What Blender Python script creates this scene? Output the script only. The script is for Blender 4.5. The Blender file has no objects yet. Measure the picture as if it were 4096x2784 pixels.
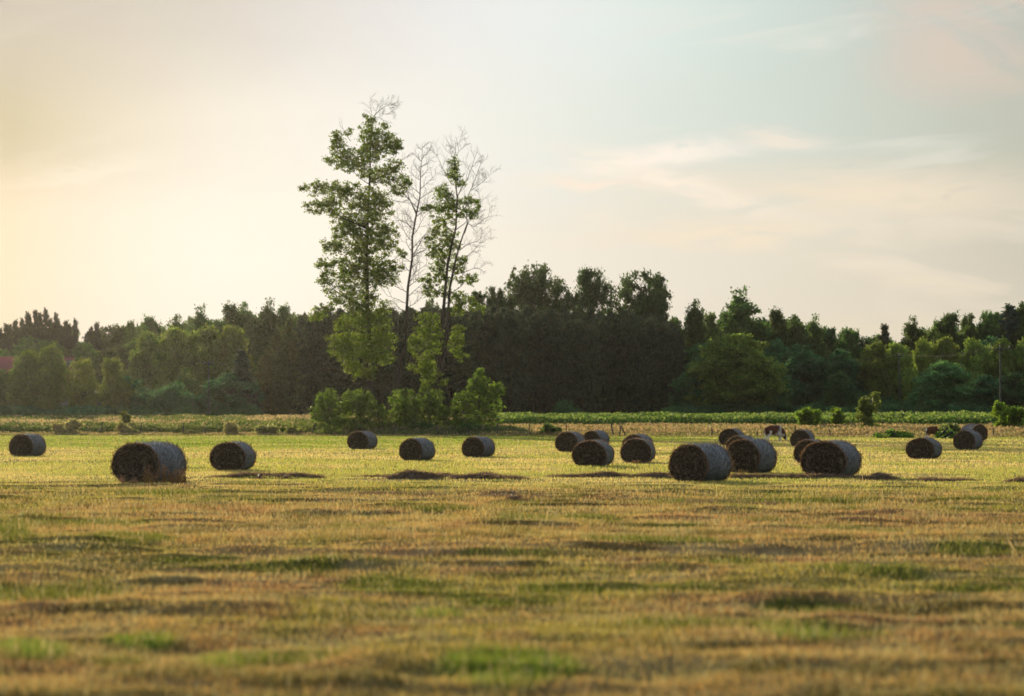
import bpy, math, random
import numpy as np
from mathutils import Vector, Matrix
R = math.radians
rng = np.random.default_rng(7)
random.seed(7)
scene = bpy.context.scene
COL = scene.collection

# ------------------------------------------------------------------ camera figures
FOC, SENS = 70.0, 36.0
F = FOC / SENS * 4096.0          # focal length in photograph pixels (4096 wide)
HY = 1688.0                      # horizon row in the photograph
CAMZ = 1.8
SUN_AZ, SUN_EL = -19.5, 14.0     # degrees; azimuth measured from +Y, minus = left

# ------------------------------------------------------------------ noise and terrain
_T = np.random.default_rng(3).random((256, 256))
def vnoise(x, y):
    x = np.asarray(x, float); y = np.asarray(y, float)
    xi = np.floor(x).astype(int); yi = np.floor(y).astype(int)
    fx = x - xi; fy = y - yi
    fx = fx * fx * (3 - 2 * fx); fy = fy * fy * (3 - 2 * fy)
    a = _T[xi & 255, yi & 255]; b = _T[(xi + 1) & 255, yi & 255]
    c = _T[xi & 255, (yi + 1) & 255]; d = _T[(xi + 1) & 255, (yi + 1) & 255]
    return (a * (1 - fx) + b * fx) * (1 - fy) + (c * (1 - fx) + d * fx) * fy
def fbm(x, y, n=4, seed=0.0):
    s = 0; a = 0.5; t = 0
    for i in range(n):
        s = s + a * vnoise(x * 2 ** i + 17.3 * i + seed, y * 2 ** i + 9.1 * i + seed * 1.7); t += a; a *= 0.5
    return s / t
def sstep(a, b, x):
    t = np.clip((x - a) / (b - a), 0, 1); return t * t * (3 - 2 * t)
def fence_y(x): return 251.5 - 0.439 * x
def to_src(x, y, z=0.0):
    y = np.maximum(y, 0.5)
    return 2048 + x / y * F, HY - (z - CAMZ) / y * F
# greener, ranker tufts, some standing for shaded patches painted deep green, and the rusty patches of the pasture: (x, y, rx, ry) on the ground as seen in the photograph
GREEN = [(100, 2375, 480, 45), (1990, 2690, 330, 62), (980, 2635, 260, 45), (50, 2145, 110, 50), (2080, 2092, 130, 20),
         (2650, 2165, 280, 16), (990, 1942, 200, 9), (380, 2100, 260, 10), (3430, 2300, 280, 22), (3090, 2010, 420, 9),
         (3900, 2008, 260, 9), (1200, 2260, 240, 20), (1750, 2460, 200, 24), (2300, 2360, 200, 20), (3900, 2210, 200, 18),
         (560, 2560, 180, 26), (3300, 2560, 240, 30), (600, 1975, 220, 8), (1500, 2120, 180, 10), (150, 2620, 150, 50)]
RUSTY = [(1500, 2530, 330, 42), (3400, 2560, 900, 90), (2700, 2430, 520, 50), (4000, 2700, 300, 80), (100, 2650, 180, 60),
         (700, 2050, 900, 22), (3600, 2080, 900, 20), (1100, 2330, 420, 30), (2900, 2250, 500, 24)]
def patch(lst, x, y, seed):
    px, py = to_src(x, y)
    w = (fbm(x * 0.9, y * 0.5, 3, seed) - 0.5)
    m = np.zeros(np.shape(x))
    for (cx, cy, rx, ry) in lst:
        d = np.sqrt(((px - cx) / rx) ** 2 + ((py - cy) / ry) ** 2) + 1.6 * w
        m = np.maximum(m, 1 - sstep(0.55, 1.15, d))
    return m * (np.asarray(y) > 5)
def H(x, y):
    x = np.asarray(x, float); y = np.asarray(y, float)
    u = y - fence_y(x)
    ramp = 1.30 * sstep(2, 62, u)
    near = 1 - sstep(190, 240, y)
    z = ramp + 0.06 * (fbm(x * 0.12, y * 0.12, 2, 5) - 0.5) * near
    z = z + 0.09 * (fbm(x * 0.45, y * 0.6, 3, 11) - 0.5) * (1 - sstep(56, 80, y)) + 0.10 * (fbm(x * 1.1, y * 1.9, 3, 13) - 0.5) * (1 - sstep(46, 64, y))
    # low rank ridges left by the mower
    ridg = sstep(0.58, 0.74, fbm(x * 0.30 + 3, y * 0.9, 3, 31))
    z = z + ridg * 0.075 * (1 - sstep(54, 66, y))
    z = z + 0.05 * sstep(0.58, 0.8, fbm(x * 0.15, y * 0.3, 3, 47)) * near
    # the corner of the field by the far right bale lies a little higher
    z = z + 0.22 * np.exp(-(((x - 40) / 20) ** 2 + ((y - 178) / 32) ** 2))
    return z
def Hs(x, y): return float(H(np.array([x]), np.array([y]))[0])
def ground_at(sx, sy):
    """point of the field seen at photograph pixel (sx, sy)"""
    y = CAMZ * F / (sy - HY)
    for _ in range(6):
        x = (sx - 2048) / F * y; y = (CAMZ - 0.6 * Hs(x, y) - 0.4 * Hs(x, y)) * F / (sy - HY)
    return (sx - 2048) / F * y, y
def at(sx, sy, Y): return np.array([(sx - 2048) / F * Y, Y, CAMZ + (HY - sy) / F * Y])

# ------------------------------------------------------------------ object helpers
def tag(o, label=None, cat=None, group=None, kind=None):
    if label: o['label'] = label
    if cat: o['category'] = cat
    if group: o['group'] = group
    if kind: o['kind'] = kind
    return o
def mesh_np(name, V, Fc, mat=None, col=None, smooth=False):
    V = np.asarray(V, np.float32); Fc = np.asarray(Fc, np.int32); k = Fc.shape[1]
    me = bpy.data.meshes.new(name)
    me.vertices.add(len(V)); me.vertices.foreach_set('co', V.ravel())
    me.loops.add(Fc.size); me.loops.foreach_set('vertex_index', Fc.ravel())
    me.polygons.add(len(Fc)); me.polygons.foreach_set('loop_start', np.arange(0, Fc.size, k, dtype=np.int32))
    if smooth: me.polygons.foreach_set('use_smooth', np.ones(len(Fc), bool))
    me.update(calc_edges=True)
    if col is not None:
        c = np.ones((len(V), 4), np.float32); c[:, :3] = col
        a = me.color_attributes.new('Col', 'FLOAT_COLOR', 'POINT'); a.data.foreach_set('color', c.ravel())
    if mat: me.materials.append(mat)
    return me
def link(name, me, parent=None, loc=None, rz=None):
    o = bpy.data.objects.new(name, me); COL.objects.link(o)
    if parent: o.parent = parent
    if loc is not None: o.location = loc
    if rz is not None: o.rotation_euler = (0, 0, rz)
    return o
def empty(name, loc=(0, 0, 0), rz=0):
    o = bpy.data.objects.new(name, None); COL.objects.link(o); o.location = loc; o.rotation_euler = (0, 0, rz)
    o.empty_display_size = 0.3
    return o
class MB:
    """collects vertices and quads"""
    def __init__(s): s.V = []; s.F = []; s.C = []; s.n = 0
    def add(s, V, Fc, col=None):
        V = np.asarray(V, float); s.V.append(V); s.F.append(np.asarray(Fc, int) + s.n)
        s.C.append(np.tile(np.asarray(col if col is not None else (1, 1, 1), float), (len(V), 1)) if np.ndim(col) < 2 else col)
        s.n += len(V); return s
    def tube(s, pts, rad, n=6, col=None, cap=True):
        pts = np.asarray(pts, float); rad = np.broadcast_to(np.asarray(rad, float), (len(pts),))
        t = np.gradient(pts, axis=0); t /= np.linalg.norm(t, axis=1)[:, None] + 1e-9
        ref = np.array([1.0, 0, 0]) if abs(t[0][0]) < 0.8 else np.array([0, 1.0, 0])
        V = []
        for p, d, r in zip(pts, t, rad):
            a = np.cross(d, ref); a /= np.linalg.norm(a) + 1e-9; b = np.cross(d, a)
            th = np.arange(n) / n * 2 * np.pi
            V.append(p + r * (np.cos(th)[:, None] * a + np.sin(th)[:, None] * b))
        m = len(pts); Fc = []
        for i in range(m - 1):
            for j in range(n):
                j2 = (j + 1) % n; Fc.append((i * n + j, i * n + j2, (i + 1) * n + j2, (i + 1) * n + j))
        V = np.concatenate(V)
        if cap:
            if n == 4: Fc.append((3, 2, 1, 0)); Fc.append(tuple((m - 1) * n + j for j in range(4)))
            elif n == 6:
                for q in (0, (m - 1) * n): Fc.append((q, q + 1, q + 2, q + 3)); Fc.append((q, q + 3, q + 4, q + 5))
        return s.add(V, Fc, col)
    def box(s, c, d, rot=None, col=None):
        c = np.asarray(c, float); d = np.asarray(d, float) / 2
        V = np.array([(x, y, z) for x in (-1, 1) for y in (-1, 1) for z in (-1, 1)], float) * d
        if rot is not None: V = V @ np.asarray(rot).T
        return s.add(V + c, [(0, 1, 3, 2), (4, 6, 7, 5), (0, 4, 5, 1), (2, 3, 7, 6), (0, 2, 6, 4), (1, 5, 7, 3)], col)
    def mesh(s, name, mat, smooth=False):
        return mesh_np(name, np.concatenate(s.V), np.concatenate(s.F), mat, np.concatenate(s.C), smooth)

# ------------------------------------------------------------------ materials
def newmat(name):
    m = bpy.data.materials.new(name); m.use_nodes = True; nt = m.node_tree; nt.nodes.clear()
    out = nt.nodes.new('ShaderNodeOutputMaterial'); return m, nt, out
def N(nt, t, **kw):
    n = nt.nodes.new(t)
    for k, v in kw.items():
        if k in n.inputs.keys() if isinstance(k, str) else False: n.inputs[k].default_value = v
        else: setattr(n, k, v)
    return n
def leafmat(name, tr=0.4, rand=0.25, spec=0.25, rough=0.55, tcol=(1.0, 1.0, 0.6), noise=0.0):
    """pigment from the mesh attribute, varied by plant; a share of the light passes through"""
    m, nt, out = newmat(name); L = nt.links.new
    a = nt.nodes.new('ShaderNodeAttribute'); a.attribute_name = 'Col'
    oi = nt.nodes.new('ShaderNodeObjectInfo')
    hs = nt.nodes.new('ShaderNodeHueSaturation')
    L(a.outputs['Color'], hs.inputs['Color'])
    mr = nt.nodes.new('ShaderNodeMapRange'); mr.inputs['To Min'].default_value = 1 - rand; mr.inputs['To Max'].default_value = 1 + rand
    L(oi.outputs['Random'], mr.inputs['Value']); L(mr.outputs[0], hs.inputs['Value'])
    mh = nt.nodes.new('ShaderNodeMapRange'); mh.inputs['To Min'].default_value = 0.5 - rand * 0.08; mh.inputs['To Max'].default_value = 0.5 + rand * 0.06
    mul = nt.nodes.new('ShaderNodeMath'); mul.operation = 'FRACT'; mul2 = nt.nodes.new('ShaderNodeMath'); mul2.operation = 'MULTIPLY'; mul2.inputs[1].default_value = 7.31
    L(oi.outputs['Random'], mul2.inputs[0]); L(mul2.outputs[0], mul.inputs[0]); L(mul.outputs[0], mh.inputs['Value']); L(mh.outputs[0], hs.inputs['Hue'])
    p = nt.nodes.new('ShaderNodeBsdfPrincipled'); p.inputs['Roughness'].default_value = rough
    p.inputs['Specular IOR Level'].default_value = spec
    L(hs.outputs[0], p.inputs['Base Color'])
    t = nt.nodes.new('ShaderNodeBsdfTranslucent')
    mx = nt.nodes.new('ShaderNodeMix'); mx.data_type = 'RGBA'; mx.blend_type = 'MULTIPLY'; mx.inputs[0].default_value = 1
    L(hs.outputs[0], mx.inputs[6]); mx.inputs[7].default_value = (*[c * 1.9 for c in tcol], 1); L(mx.outputs[2], t.inputs['Color'])
    ms = nt.nodes.new('ShaderNodeMixShader'); ms.inputs[0].default_value = tr
    L(p.outputs[0], ms.inputs[1]); L(t.outputs[0], ms.inputs[2]); L(ms.outputs[0], out.inputs['Surface'])
    return m
def simplemat(name, col, rough=0.85, nscale=8.0, namt=0.35, bump=0.0, attr=False, spec=0.2, stretch=(1, 1, 1)):
    m, nt, out = newmat(name); L = nt.links.new
    tc = nt.nodes.new('ShaderNodeTexCoord'); mp = nt.nodes.new('ShaderNodeMapping'); mp.inputs['Scale'].default_value = stretch
    L(tc.outputs['Object'], mp.inputs[0])
    n = nt.nodes.new('ShaderNodeTexNoise'); n.inputs['Scale'].default_value = nscale; n.inputs['Detail'].default_value = 6
    L(mp.outputs[0], n.inputs['Vector'])
    mr = nt.nodes.new('ShaderNodeMapRange'); mr.inputs['From Min'].default_value = 0.3; mr.inputs['From Max'].default_value = 0.7
    mr.inputs['To Min'].default_value = 1 - namt; mr.inputs['To Max'].default_value = 1 + namt
    L(n.outputs['Fac'], mr.inputs['Value'])
    hs = nt.nodes.new('ShaderNodeHueSaturation'); L(mr.outputs[0], hs.inputs['Value'])
    if attr:
        a = nt.nodes.new('ShaderNodeAttribute'); a.attribute_name = 'Col'; L(a.outputs['Color'], hs.inputs['Color'])
    else: hs.inputs['Color'].default_value = (*col, 1)
    p = nt.nodes.new('ShaderNodeBsdfPrincipled'); p.inputs['Roughness'].default_value = rough; p.inputs['Specular IOR Level'].default_value = spec
    L(hs.outputs[0], p.inputs['Base Color'])
    if bump:
        b = nt.nodes.new('ShaderNodeBump'); b.inputs['Strength'].default_value = bump; b.inputs['Distance'].default_value = 0.05
        L(n.outputs['Fac'], b.inputs['Height']); L(b.outputs[0], p.inputs['Normal'])
    L(p.outputs[0], out.inputs['Surface']); return m
M_GRASS = leafmat('grass blades', 0.5, 0, 0.04, 0.6, (0.92, 0.90, 0.62))
M_HERB = leafmat('meadow herbs', 0.42, 0, 0.15, 0.6, (1.0, 1.0, 0.6))
M_LEAF = leafmat('broad leaves', 0.5, 0.34, 0.15, 0.6)
M_POP = leafmat('poplar leaves', 0.55, 0.05, 0.2, 0.5, (1.1, 1.1, 0.5))
M_NEED = leafmat('pine needles', 0.30, 0.2, 0.1, 0.7)
M_BARK = simplemat('bark', (0.075, 0.06, 0.05), 0.9, 14, 0.5, 0.6, stretch=(1, 1, 0.25))
M_PBARK = simplemat('pine bark', (0.04, 0.036, 0.03), 0.9, 10, 0.5, 0.6, stretch=(1, 1, 0.25))
M_GROUND = simplemat('soil and thatch', (0.1, 0.09, 0.04), 1.0, 3.0, 0.4, 0, attr=True, spec=0.0)
M_POST = simplemat('weathered post wood', (0.085, 0.075, 0.065), 0.9, 20, 0.5, 0.5, stretch=(1, 1, 0.2))
M_STRAW = leafmat('hay straw', 0.3, 0, 0.1, 0.7, (1.2, 0.95, 0.6))

# ------------------------------------------------------------------ leaves
def leaf_quads(P, size, rg, aspect=1.0, up=0.0, var=0.4, outward=None):
    """one diamond-shaped leaf (or leaf spray) per point"""
    n = len(P)
    d = rg.normal(size=(n, 3))
    if outward is not None: d = d * 0.55 + outward
    d[:, 2] += up; d /= np.linalg.norm(d, axis=1)[:, None] + 1e-9
    e = np.cross(d, rg.normal(size=(n, 3))); e /= np.linalg.norm(e, axis=1)[:, None] + 1e-9
    s = (size * (1 + var * (rg.random(n) * 2 - 1)))[:, None]
    a = d * s * 0.5 * aspect; b = e * s * 0.5
    V = np.stack([P - a, P + b - a * 0.1, P + a, P - b - a * 0.1], 1).reshape(-1, 3)
    return V, np.arange(4 * n).reshape(n, 4)
def jitter_cols(n, base, rg, v=0.25, warm=0.15):
    k = 1 + v * rg.normal(size=(n, 1)); w = warm * rg.normal(size=(n, 1))
    c = np.asarray(base)[None] * np.clip(k, 0.4, 1.8) * np.concatenate([1 + w, 1 + w * 0.3, 1 - w * 0.4], 1)
    return np.repeat(np.clip(c, 0.004, 1), 4, 0)
def clump_points(blobs, dens, rg, sub_r=0.32, per=30):
    """blobs: (x,y,z,rx,ry,rz). leaves gather in small sprays inside each blob"""
    out = []
    for (x, y, z, rx, ry, rz) in blobs:
        area = math.pi * rx * rz
        ns = max(2, int(area * dens / per))
        q = rg.normal(size=(ns, 3)); q /= np.linalg.norm(q, axis=1)[:, None]; q *= (rg.random((ns, 1)) ** 0.4)
        c = np.array([x, y, z]) + q * np.array([rx, ry, rz])
        sr = sub_r * (0.6 + 0.8 * rg.random((ns, 1, 1)))
        p = c[:, None, :] + rg.normal(size=(ns, per, 3)) * sr * np.array([0.62, 0.62, 0.5])
        out.append(p.reshape(-1, 3))
    return np.concatenate(out)
def bez(a, b, sag, n=7):
    a = np.asarray(a, float); b = np.asarray(b, float); t = np.linspace(0, 1, n)[:, None]
    p = a * (1 - t) + b * t; p[:, 2] += sag * np.sin(t[:, 0] * np.pi) ; return p

# ------------------------------------------------------------------ world
def srgb(*c): return tuple(((v / 255) / 12.92 if v / 255 <= 0.04045 else ((v / 255 + 0.055) / 1.055) ** 2.4) for v in c)
def build_world():
    w = bpy.data.worlds.new('World'); scene.world = w; w.use_nodes = True; nt = w.node_tree; nt.nodes.clear(); L = nt.links.new
    out = nt.nodes.new('ShaderNodeOutputWorld')
    def M(op, a, b=None, c=None):
        n = nt.nodes.new('ShaderNodeMath'); n.operation = op
        for i, v in enumerate((a, b, c)):
            if v is None: continue
            if isinstance(v, (int, float)): n.inputs[i].default_value = v
            else: L(v, n.inputs[i])
        return n.outputs[0]
    def SS(v, a, b):
        n = nt.nodes.new('ShaderNodeMapRange'); n.interpolation_type = 'SMOOTHSTEP'
        L(v, n.inputs['Value']); n.inputs['From Min'].default_value = a; n.inputs['From Max'].default_value = b; return n.outputs[0]
    def MIX(f, a, b, mode='MIX'):
        n = nt.nodes.new('ShaderNodeMix'); n.data_type = 'RGBA'; n.blend_type = mode
        for i, v in ((0, f), (6, a), (7, b)):
            if isinstance(v, (int, float)): n.inputs[i].default_value = v
            elif isinstance(v, tuple): n.inputs[i].default_value = (*v, 1)
            else: L(v, n.inputs[i])
        return n.outputs[2]
    tc = nt.nodes.new('ShaderNodeTexCoord'); sx = nt.nodes.new('ShaderNodeSeparateXYZ'); L(tc.outputs['Generated'], sx.inputs[0])
    X, Y, Z = sx.outputs
    az = M('MULTIPLY', M('ARCTAN2', X, Y), 57.2958); el = M('MULTIPLY', M('ARCSINE', Z), 57.2958)
    pos = M('DIVIDE', M('ADD', az, 180.0), 360.0)
    def ramp(stops):
        n = nt.nodes.new('ShaderNodeValToRGB'); cr = n.color_ramp; cr.interpolation = 'B_SPLINE' if False else 'EASE'
        cr.interpolation = 'B_SPLINE'
        stops = sorted(stops)
        while len(cr.elements) < len(stops): cr.elements.new(0.5)
        for e, (a, c) in zip(cr.elements, stops): e.position = (a + 180) / 360
        for e, (a, c) in zip(cr.elements, stops): e.color = (*c, 1)
        L(pos, n.inputs[0]); return n.outputs[0]
    back = (0.36, 0.42, 0.50)
    def row(vals, b=back, sunc=(1.0, 0.78, 0.45), side=(0.48, 0.51, 0.54)):
        return ramp([(-180, b), (-75, side), (-36, tuple(0.5 * (p + q) for p, q in zip(side, sunc))), (-20, sunc)] + [(a, srgb(*c)) for a, c in vals] + [(32, (0.44, 0.45, 0.42)), (80, side), (180, b)])
    r0 = row([(-14.5, (236, 217, 188)), (-11, (240, 231, 214)), (-8, (244, 236, 222)), (-3, (245, 237, 220)), (1, (240, 230, 210)), (7, (233, 221, 201)), (14.5, (220, 208, 184))])
    r1 = row([(-14.5, (236, 214, 184)), (-11.5, (242, 233, 215)), (-8, (252, 244, 230)), (-3, (250, 242, 228)), (1, (241, 233, 218)), (6, (232, 224, 207)), (10, (227, 219, 201)), (14.5, (210, 203, 184))])
    r2 = row([(-14.5, (192, 182, 148)), (-12, (222, 211, 187)), (-8.5, (241, 233, 218)), (-4, (246, 242, 233)), (0, (240, 240, 232)), (5, (219, 228, 219)), (10, (206, 214, 203)), (14.5, (196, 196, 178))], sunc=(0.55, 0.45, 0.32))
    r3 = row([(-14.5, (192, 185, 171)), (-9, (213, 205, 193)), (-4, (231, 228, 225)), (0, (239, 241, 240)), (4, (226, 237, 230)), (8, (208, 222, 215)), (11, (203, 208, 200)), (14.5, (196, 196, 184))], sunc=(0.45, 0.43, 0.38))
    top = ramp([(-180, (0.34, 0.41, 0.52)), (-20, (0.46, 0.52, 0.58)), (60, (0.38, 0.45, 0.54)), (180, (0.34, 0.41, 0.52))])
    # soft irregular drift of the veil so that the bands have no straight edges
    cv = nt.nodes.new('ShaderNodeCombineXYZ'); L(M('MULTIPLY', az, 0.09), cv.inputs[0]); L(M('MULTIPLY', el, 0.26), cv.inputs[1])
    dn = nt.nodes.new('ShaderNodeTexNoise'); dn.inputs['Scale'].default_value = 1.0; dn.inputs['Detail'].default_value = 3; L(cv.outputs[0], dn.inputs['Vector'])
    el2 = M('ADD', el, M('MULTIPLY', M('SUBTRACT', dn.outputs['Fac'], 0.5), 3.2))
    c = MIX(SS(el2, 1.0, 5.0), r0, r1); c = MIX(SS(el2, 5.0, 8.6), c, r2); c = MIX(SS(el2, 8.3, 12.0), c, r3); c = MIX(SS(el, 12, 45), c, top)
    # wisps of cirrus, gently slanting
    def wisps(kx, ky, slant, sc, lo, hi, detail=7, dist=0.9, off=0.0):
        v = nt.nodes.new('ShaderNodeCombineXYZ'); L(M('ADD', M('MULTIPLY', az, kx), off), v.inputs[0])
        L(M('MULTIPLY', M('ADD', el, M('MULTIPLY', az, slant)), ky), v.inputs[1])
        n = nt.nodes.new('ShaderNodeTexNoise'); n.inputs['Scale'].default_value = sc; n.inputs['Detail'].default_value = detail
        n.inputs['Roughness'].default_value = 0.52; n.inputs['Distortion'].default_value = dist; L(v.outputs[0], n.inputs['Vector'])
        return SS(n.outputs['Fac'], lo, hi)
    band = M('MULTIPLY', SS(el, 1.0, 4.5), M('SUBTRACT', 1.0, SS(el, 6.6, 8.4)))
    right = SS(az, -1.5, 4.0)
    w1 = M('MULTIPLY', M('MULTIPLY', wisps(0.12, 0.55, 0.10, 1.0, 0.47, 0.68, off=3.3), band), right)
    c = MIX(M('MULTIPLY', w1, 0.5), c, srgb(247, 233, 212))
    w2 = M('MULTIPLY', M('MULTIPLY', wisps(0.10, 0.8, -0.12, 1.3, 0.54, 0.74, off=8.0), SS(el, 4.0, 7.0)), right)
    c = MIX(M('MULTIPLY', w2, 0.4), c, srgb(236, 234, 222))
    # the longer streaks of high cloud
    fv = nt.nodes.new('ShaderNodeCombineXYZ'); L(M('MULTIPLY', az, 0.45), fv.inputs[0]); L(M('MULTIPLY', el, 1.6), fv.inputs[1])
    fn = nt.nodes.new('ShaderNodeTexNoise'); fn.inputs['Scale'].default_value = 1.0; fn.inputs['Detail'].default_value = 6; fn.inputs['Distortion'].default_value = 0.6; L(fv.outputs[0], fn.inputs['Vector'])
    fine = SS(fn.outputs['Fac'], 0.26, 0.50); wv = M('MULTIPLY', M('SUBTRACT', fn.outputs['Fac'], 0.5), 1.3)
    for (a0, e0, sl, ln, th, amt, cc) in [(4.3, 7.65, .13, 2.3, .26, 1.0, (255, 244, 230)), (5.0, 6.75, -.30, 2.6, .30, 1.0, (255, 242, 224)), (10.2, 6.5, -.03, 4.6, .65, .85, (245, 229, 204)), (7.7, 8.1, -.13, 1.1, .16, .9, (243, 232, 216)),
                                         (2.2, 6.85, -.05, 1.5, .22, .9, (252, 236, 216)), (6.0, 5.4, .02, 3.6, .40, .7, (249, 231, 204)), (9.5, 2.6, .05, 4.5, .40, .40, (240, 224, 196)), (12.0, 3.9, -.12, 3.0, .3, .35, (238, 222, 196)), (-12.2, 7.0, .22, 2.0, .22, .25, (255, 246, 228))]:
        dx = M('SUBTRACT', az, a0); q = M('DIVIDE', M('ADD', M('SUBTRACT', M('SUBTRACT', el, e0), M('MULTIPLY', dx, sl)), wv), th); p = M('DIVIDE', dx, ln)
        m = M('POWER', 2.718, M('MULTIPLY', M('ADD', M('MULTIPLY', q, q), M('MULTIPLY', p, p)), -1.0))
        c = MIX(M('MULTIPLY', M('MULTIPLY', m, amt), fine), c, srgb(*cc))
    pk = M('MULTIPLY', M('MULTIPLY', SS(az, 9.0, 12.5), wisps(0.12, 0.45, 0.3, 1.0, 0.40, 0.58, off=1.2)), M('MULTIPLY', SS(el, 8.2, 10.2), M('SUBTRACT', 1.0, SS(el, 11.4, 12.6))))
    c = MIX(M('MULTIPLY', pk, 0.6), c, srgb(228, 205, 188))
    w3 = M('MULTIPLY', wisps(0.10, 0.5, -0.2, 1.1, 0.50, 0.72, off=5.1), M('SUBTRACT', 1.0, right))
    c = MIX(M('MULTIPLY', w3, 0.10), c, srgb(246, 238, 224))
    sky = nt.nodes.new('ShaderNodeTexSky'); sky.sky_type = 'NISHITA'; sky.sun_disc = False
    sky.sun_elevation = R(SUN_EL); sky.sun_rotation = R(SUN_AZ); sky.air_density = 1.2; sky.dust_density = 2.0
    b1 = nt.nodes.new('ShaderNodeBackground'); b1.inputs[1].default_value = 0.05; L(sky.outputs[0], b1.inputs[0])
    b2 = nt.nodes.new('ShaderNodeBackground'); b2.inputs[1].default_value = VEIL; L(c, b2.inputs[0])
    ad = nt.nodes.new('ShaderNodeMixShader'); ad.inputs[0].default_value = 0.97; L(b1.outputs[0], ad.inputs[1]); L(b2.outputs[0], ad.inputs[2]); L(ad.outputs[0], out.inputs['Surface'])
VEIL = 1.0
build_world()
sd = bpy.data.lights.new('sun', 'SUN'); sd.energy = 4.5; sd.angle = R(0.6); sd.color = (1.0, 0.83, 0.58)
so = bpy.data.objects.new('sun', sd); COL.objects.link(so)
sv = Vector((math.sin(R(SUN_AZ)) * math.cos(R(SUN_EL)), math.cos(R(SUN_AZ)) * math.cos(R(SUN_EL)), math.sin(R(SUN_EL))))
so.rotation_euler = sv.to_track_quat('Z', 'Y').to_euler(); so.location = (-60, 100, 60)

# ------------------------------------------------------------------ ground sheet
def grass_pigment(x, y):
    """colour of the sward at a place, painted relief streaks included (per point)"""
    px, py = to_src(x, y)
    n1 = fbm(x * 0.30, y * 0.16, 4, 2); n2 = fbm(x * 1.3, y * 0.9, 3, 8); n3 = fbm(x * 0.06, y * 0.05, 3, 19)
    lime = np.array([0.40, 0.40, 0.105]); gold = np.array([0.58, 0.47, 0.22]); tan = np.array([0.41, 0.285, 0.125])
    rust = np.array([0.35, 0.20, 0.108]); deep = np.array([0.125, 0.15, 0.03]); fresh = np.array([0.22, 0.30, 0.045])
    def mix(a, b, t): return a * (1 - t[:, None]) + b * t[:, None]
    c = np.tile(gold, (len(x), 1))
    c = mix(c, lime, np.clip(sstep(0.38, 0.62, n1) * 0.75 + 0.15, 0, 1))
    strip = sstep(126, 140, y) * (1 - sstep(178, 190, y)) * (1 - sstep(-20, 25, x)) + sstep(176, 190, y)
    c = mix(c, fresh, np.clip(strip, 0, 1) * (0.45 + 0.5 * sstep(0.3, 0.6, n1)))
    nearf = 1 - sstep(44, 62, y + 10 * (n3 - 0.5))
    nearcol = mix(np.tile(tan, (len(x), 1)), np.tile(np.array([0.33, 0.275, 0.085]), (len(x), 1)), sstep(0.40, 0.60, n1))
    c = mix(c, nearcol, nearf)
    c = mix(c, np.tile(rust, (len(x), 1)), nearf * sstep(0.52, 0.72, n2) * 0.6)
    c = mix(c, np.tile(rust, (len(x), 1)), patch(RUSTY, x, y, 4) * 0.75)
    # small uneven dark olive and straw streaks, painting light and shade of relief
    n4 = fbm(x * 0.8 + 40, y * 1.5, 4, 61); n5 = fbm(x * 1.1, y * 1.9 + 9, 3, 83)
    c = mix(c, np.tile(np.array([0.10, 0.095, 0.035]), (len(x), 1)), np.clip(nearf + .15 * (1 - sstep(60, 90, y)), 0, 1) * sstep(0.52, 0.66, n4) * 0.75)
    c = mix(c, np.tile(np.array([0.40, 0.33, 0.17]), (len(x), 1)), nearf * sstep(0.54, 0.68, n5) * 0.6)
    dk = 1 - 0.10 * (1 - sstep(13, 26, y)); c = c * dk[:, None]
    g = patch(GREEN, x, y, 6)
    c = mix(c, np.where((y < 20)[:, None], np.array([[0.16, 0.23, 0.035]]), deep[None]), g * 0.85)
    c = mix(c, np.tile(deep, (len(x), 1)), nearf * sstep(0.60, 0.74, fbm(x * 0.7, y * 0.8, 4, 27)) * 0.9)
    u = y - fence_y(x)
    c = mix(c, np.tile(np.array([0.26, 0.21, 0.12]), (len(x), 1)), sstep(-4, 2, u) * (1 - sstep(20, 40, u)) * 0.8)
    return c, g, nearf
def build_ground():
    ys = np.concatenate([[-400, -120, -40, -15, 0], np.geomspace(5, 340, 470), np.geomspace(360, 3500, 24)])
    s = np.linspace(-1, 1, 281)
    outer = np.array([1.4, 2.2, 4, 8, 16.0])
    V = np.zeros((len(ys), len(s) + 10, 3))
    for i, y in enumerate(ys):
        hw = 0.30 * max(y, 0) + 6
        xs = np.concatenate([-(hw + (outer[::-1] - 1) * 110), s * hw, hw + (outer - 1) * 110])
        V[i, :, 0] = xs; V[i, :, 1] = y
    X = V[..., 0].ravel(); Y = V[..., 1].ravel(); V = V.reshape(-1, 3); V[:, 2] = H(X, Y)
    c, g, nf = grass_pigment(X, Y); c = c * 0.55
    nr, nc = len(ys), len(s) + 10
    i = np.arange(nr - 1)[:, None] * nc + np.arange(nc - 1)[None]
    Fc = np.stack([i, i + 1, i + nc + 1, i + nc], -1).reshape(-1, 4)
    o = link('ground', mesh_np('ground', V, Fc, M_GROUND, c, True))
    tag(o, 'mown pasture of yellow green and straw brown turf running back to the fence', 'ground', kind='structure')
build_ground()

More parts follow.
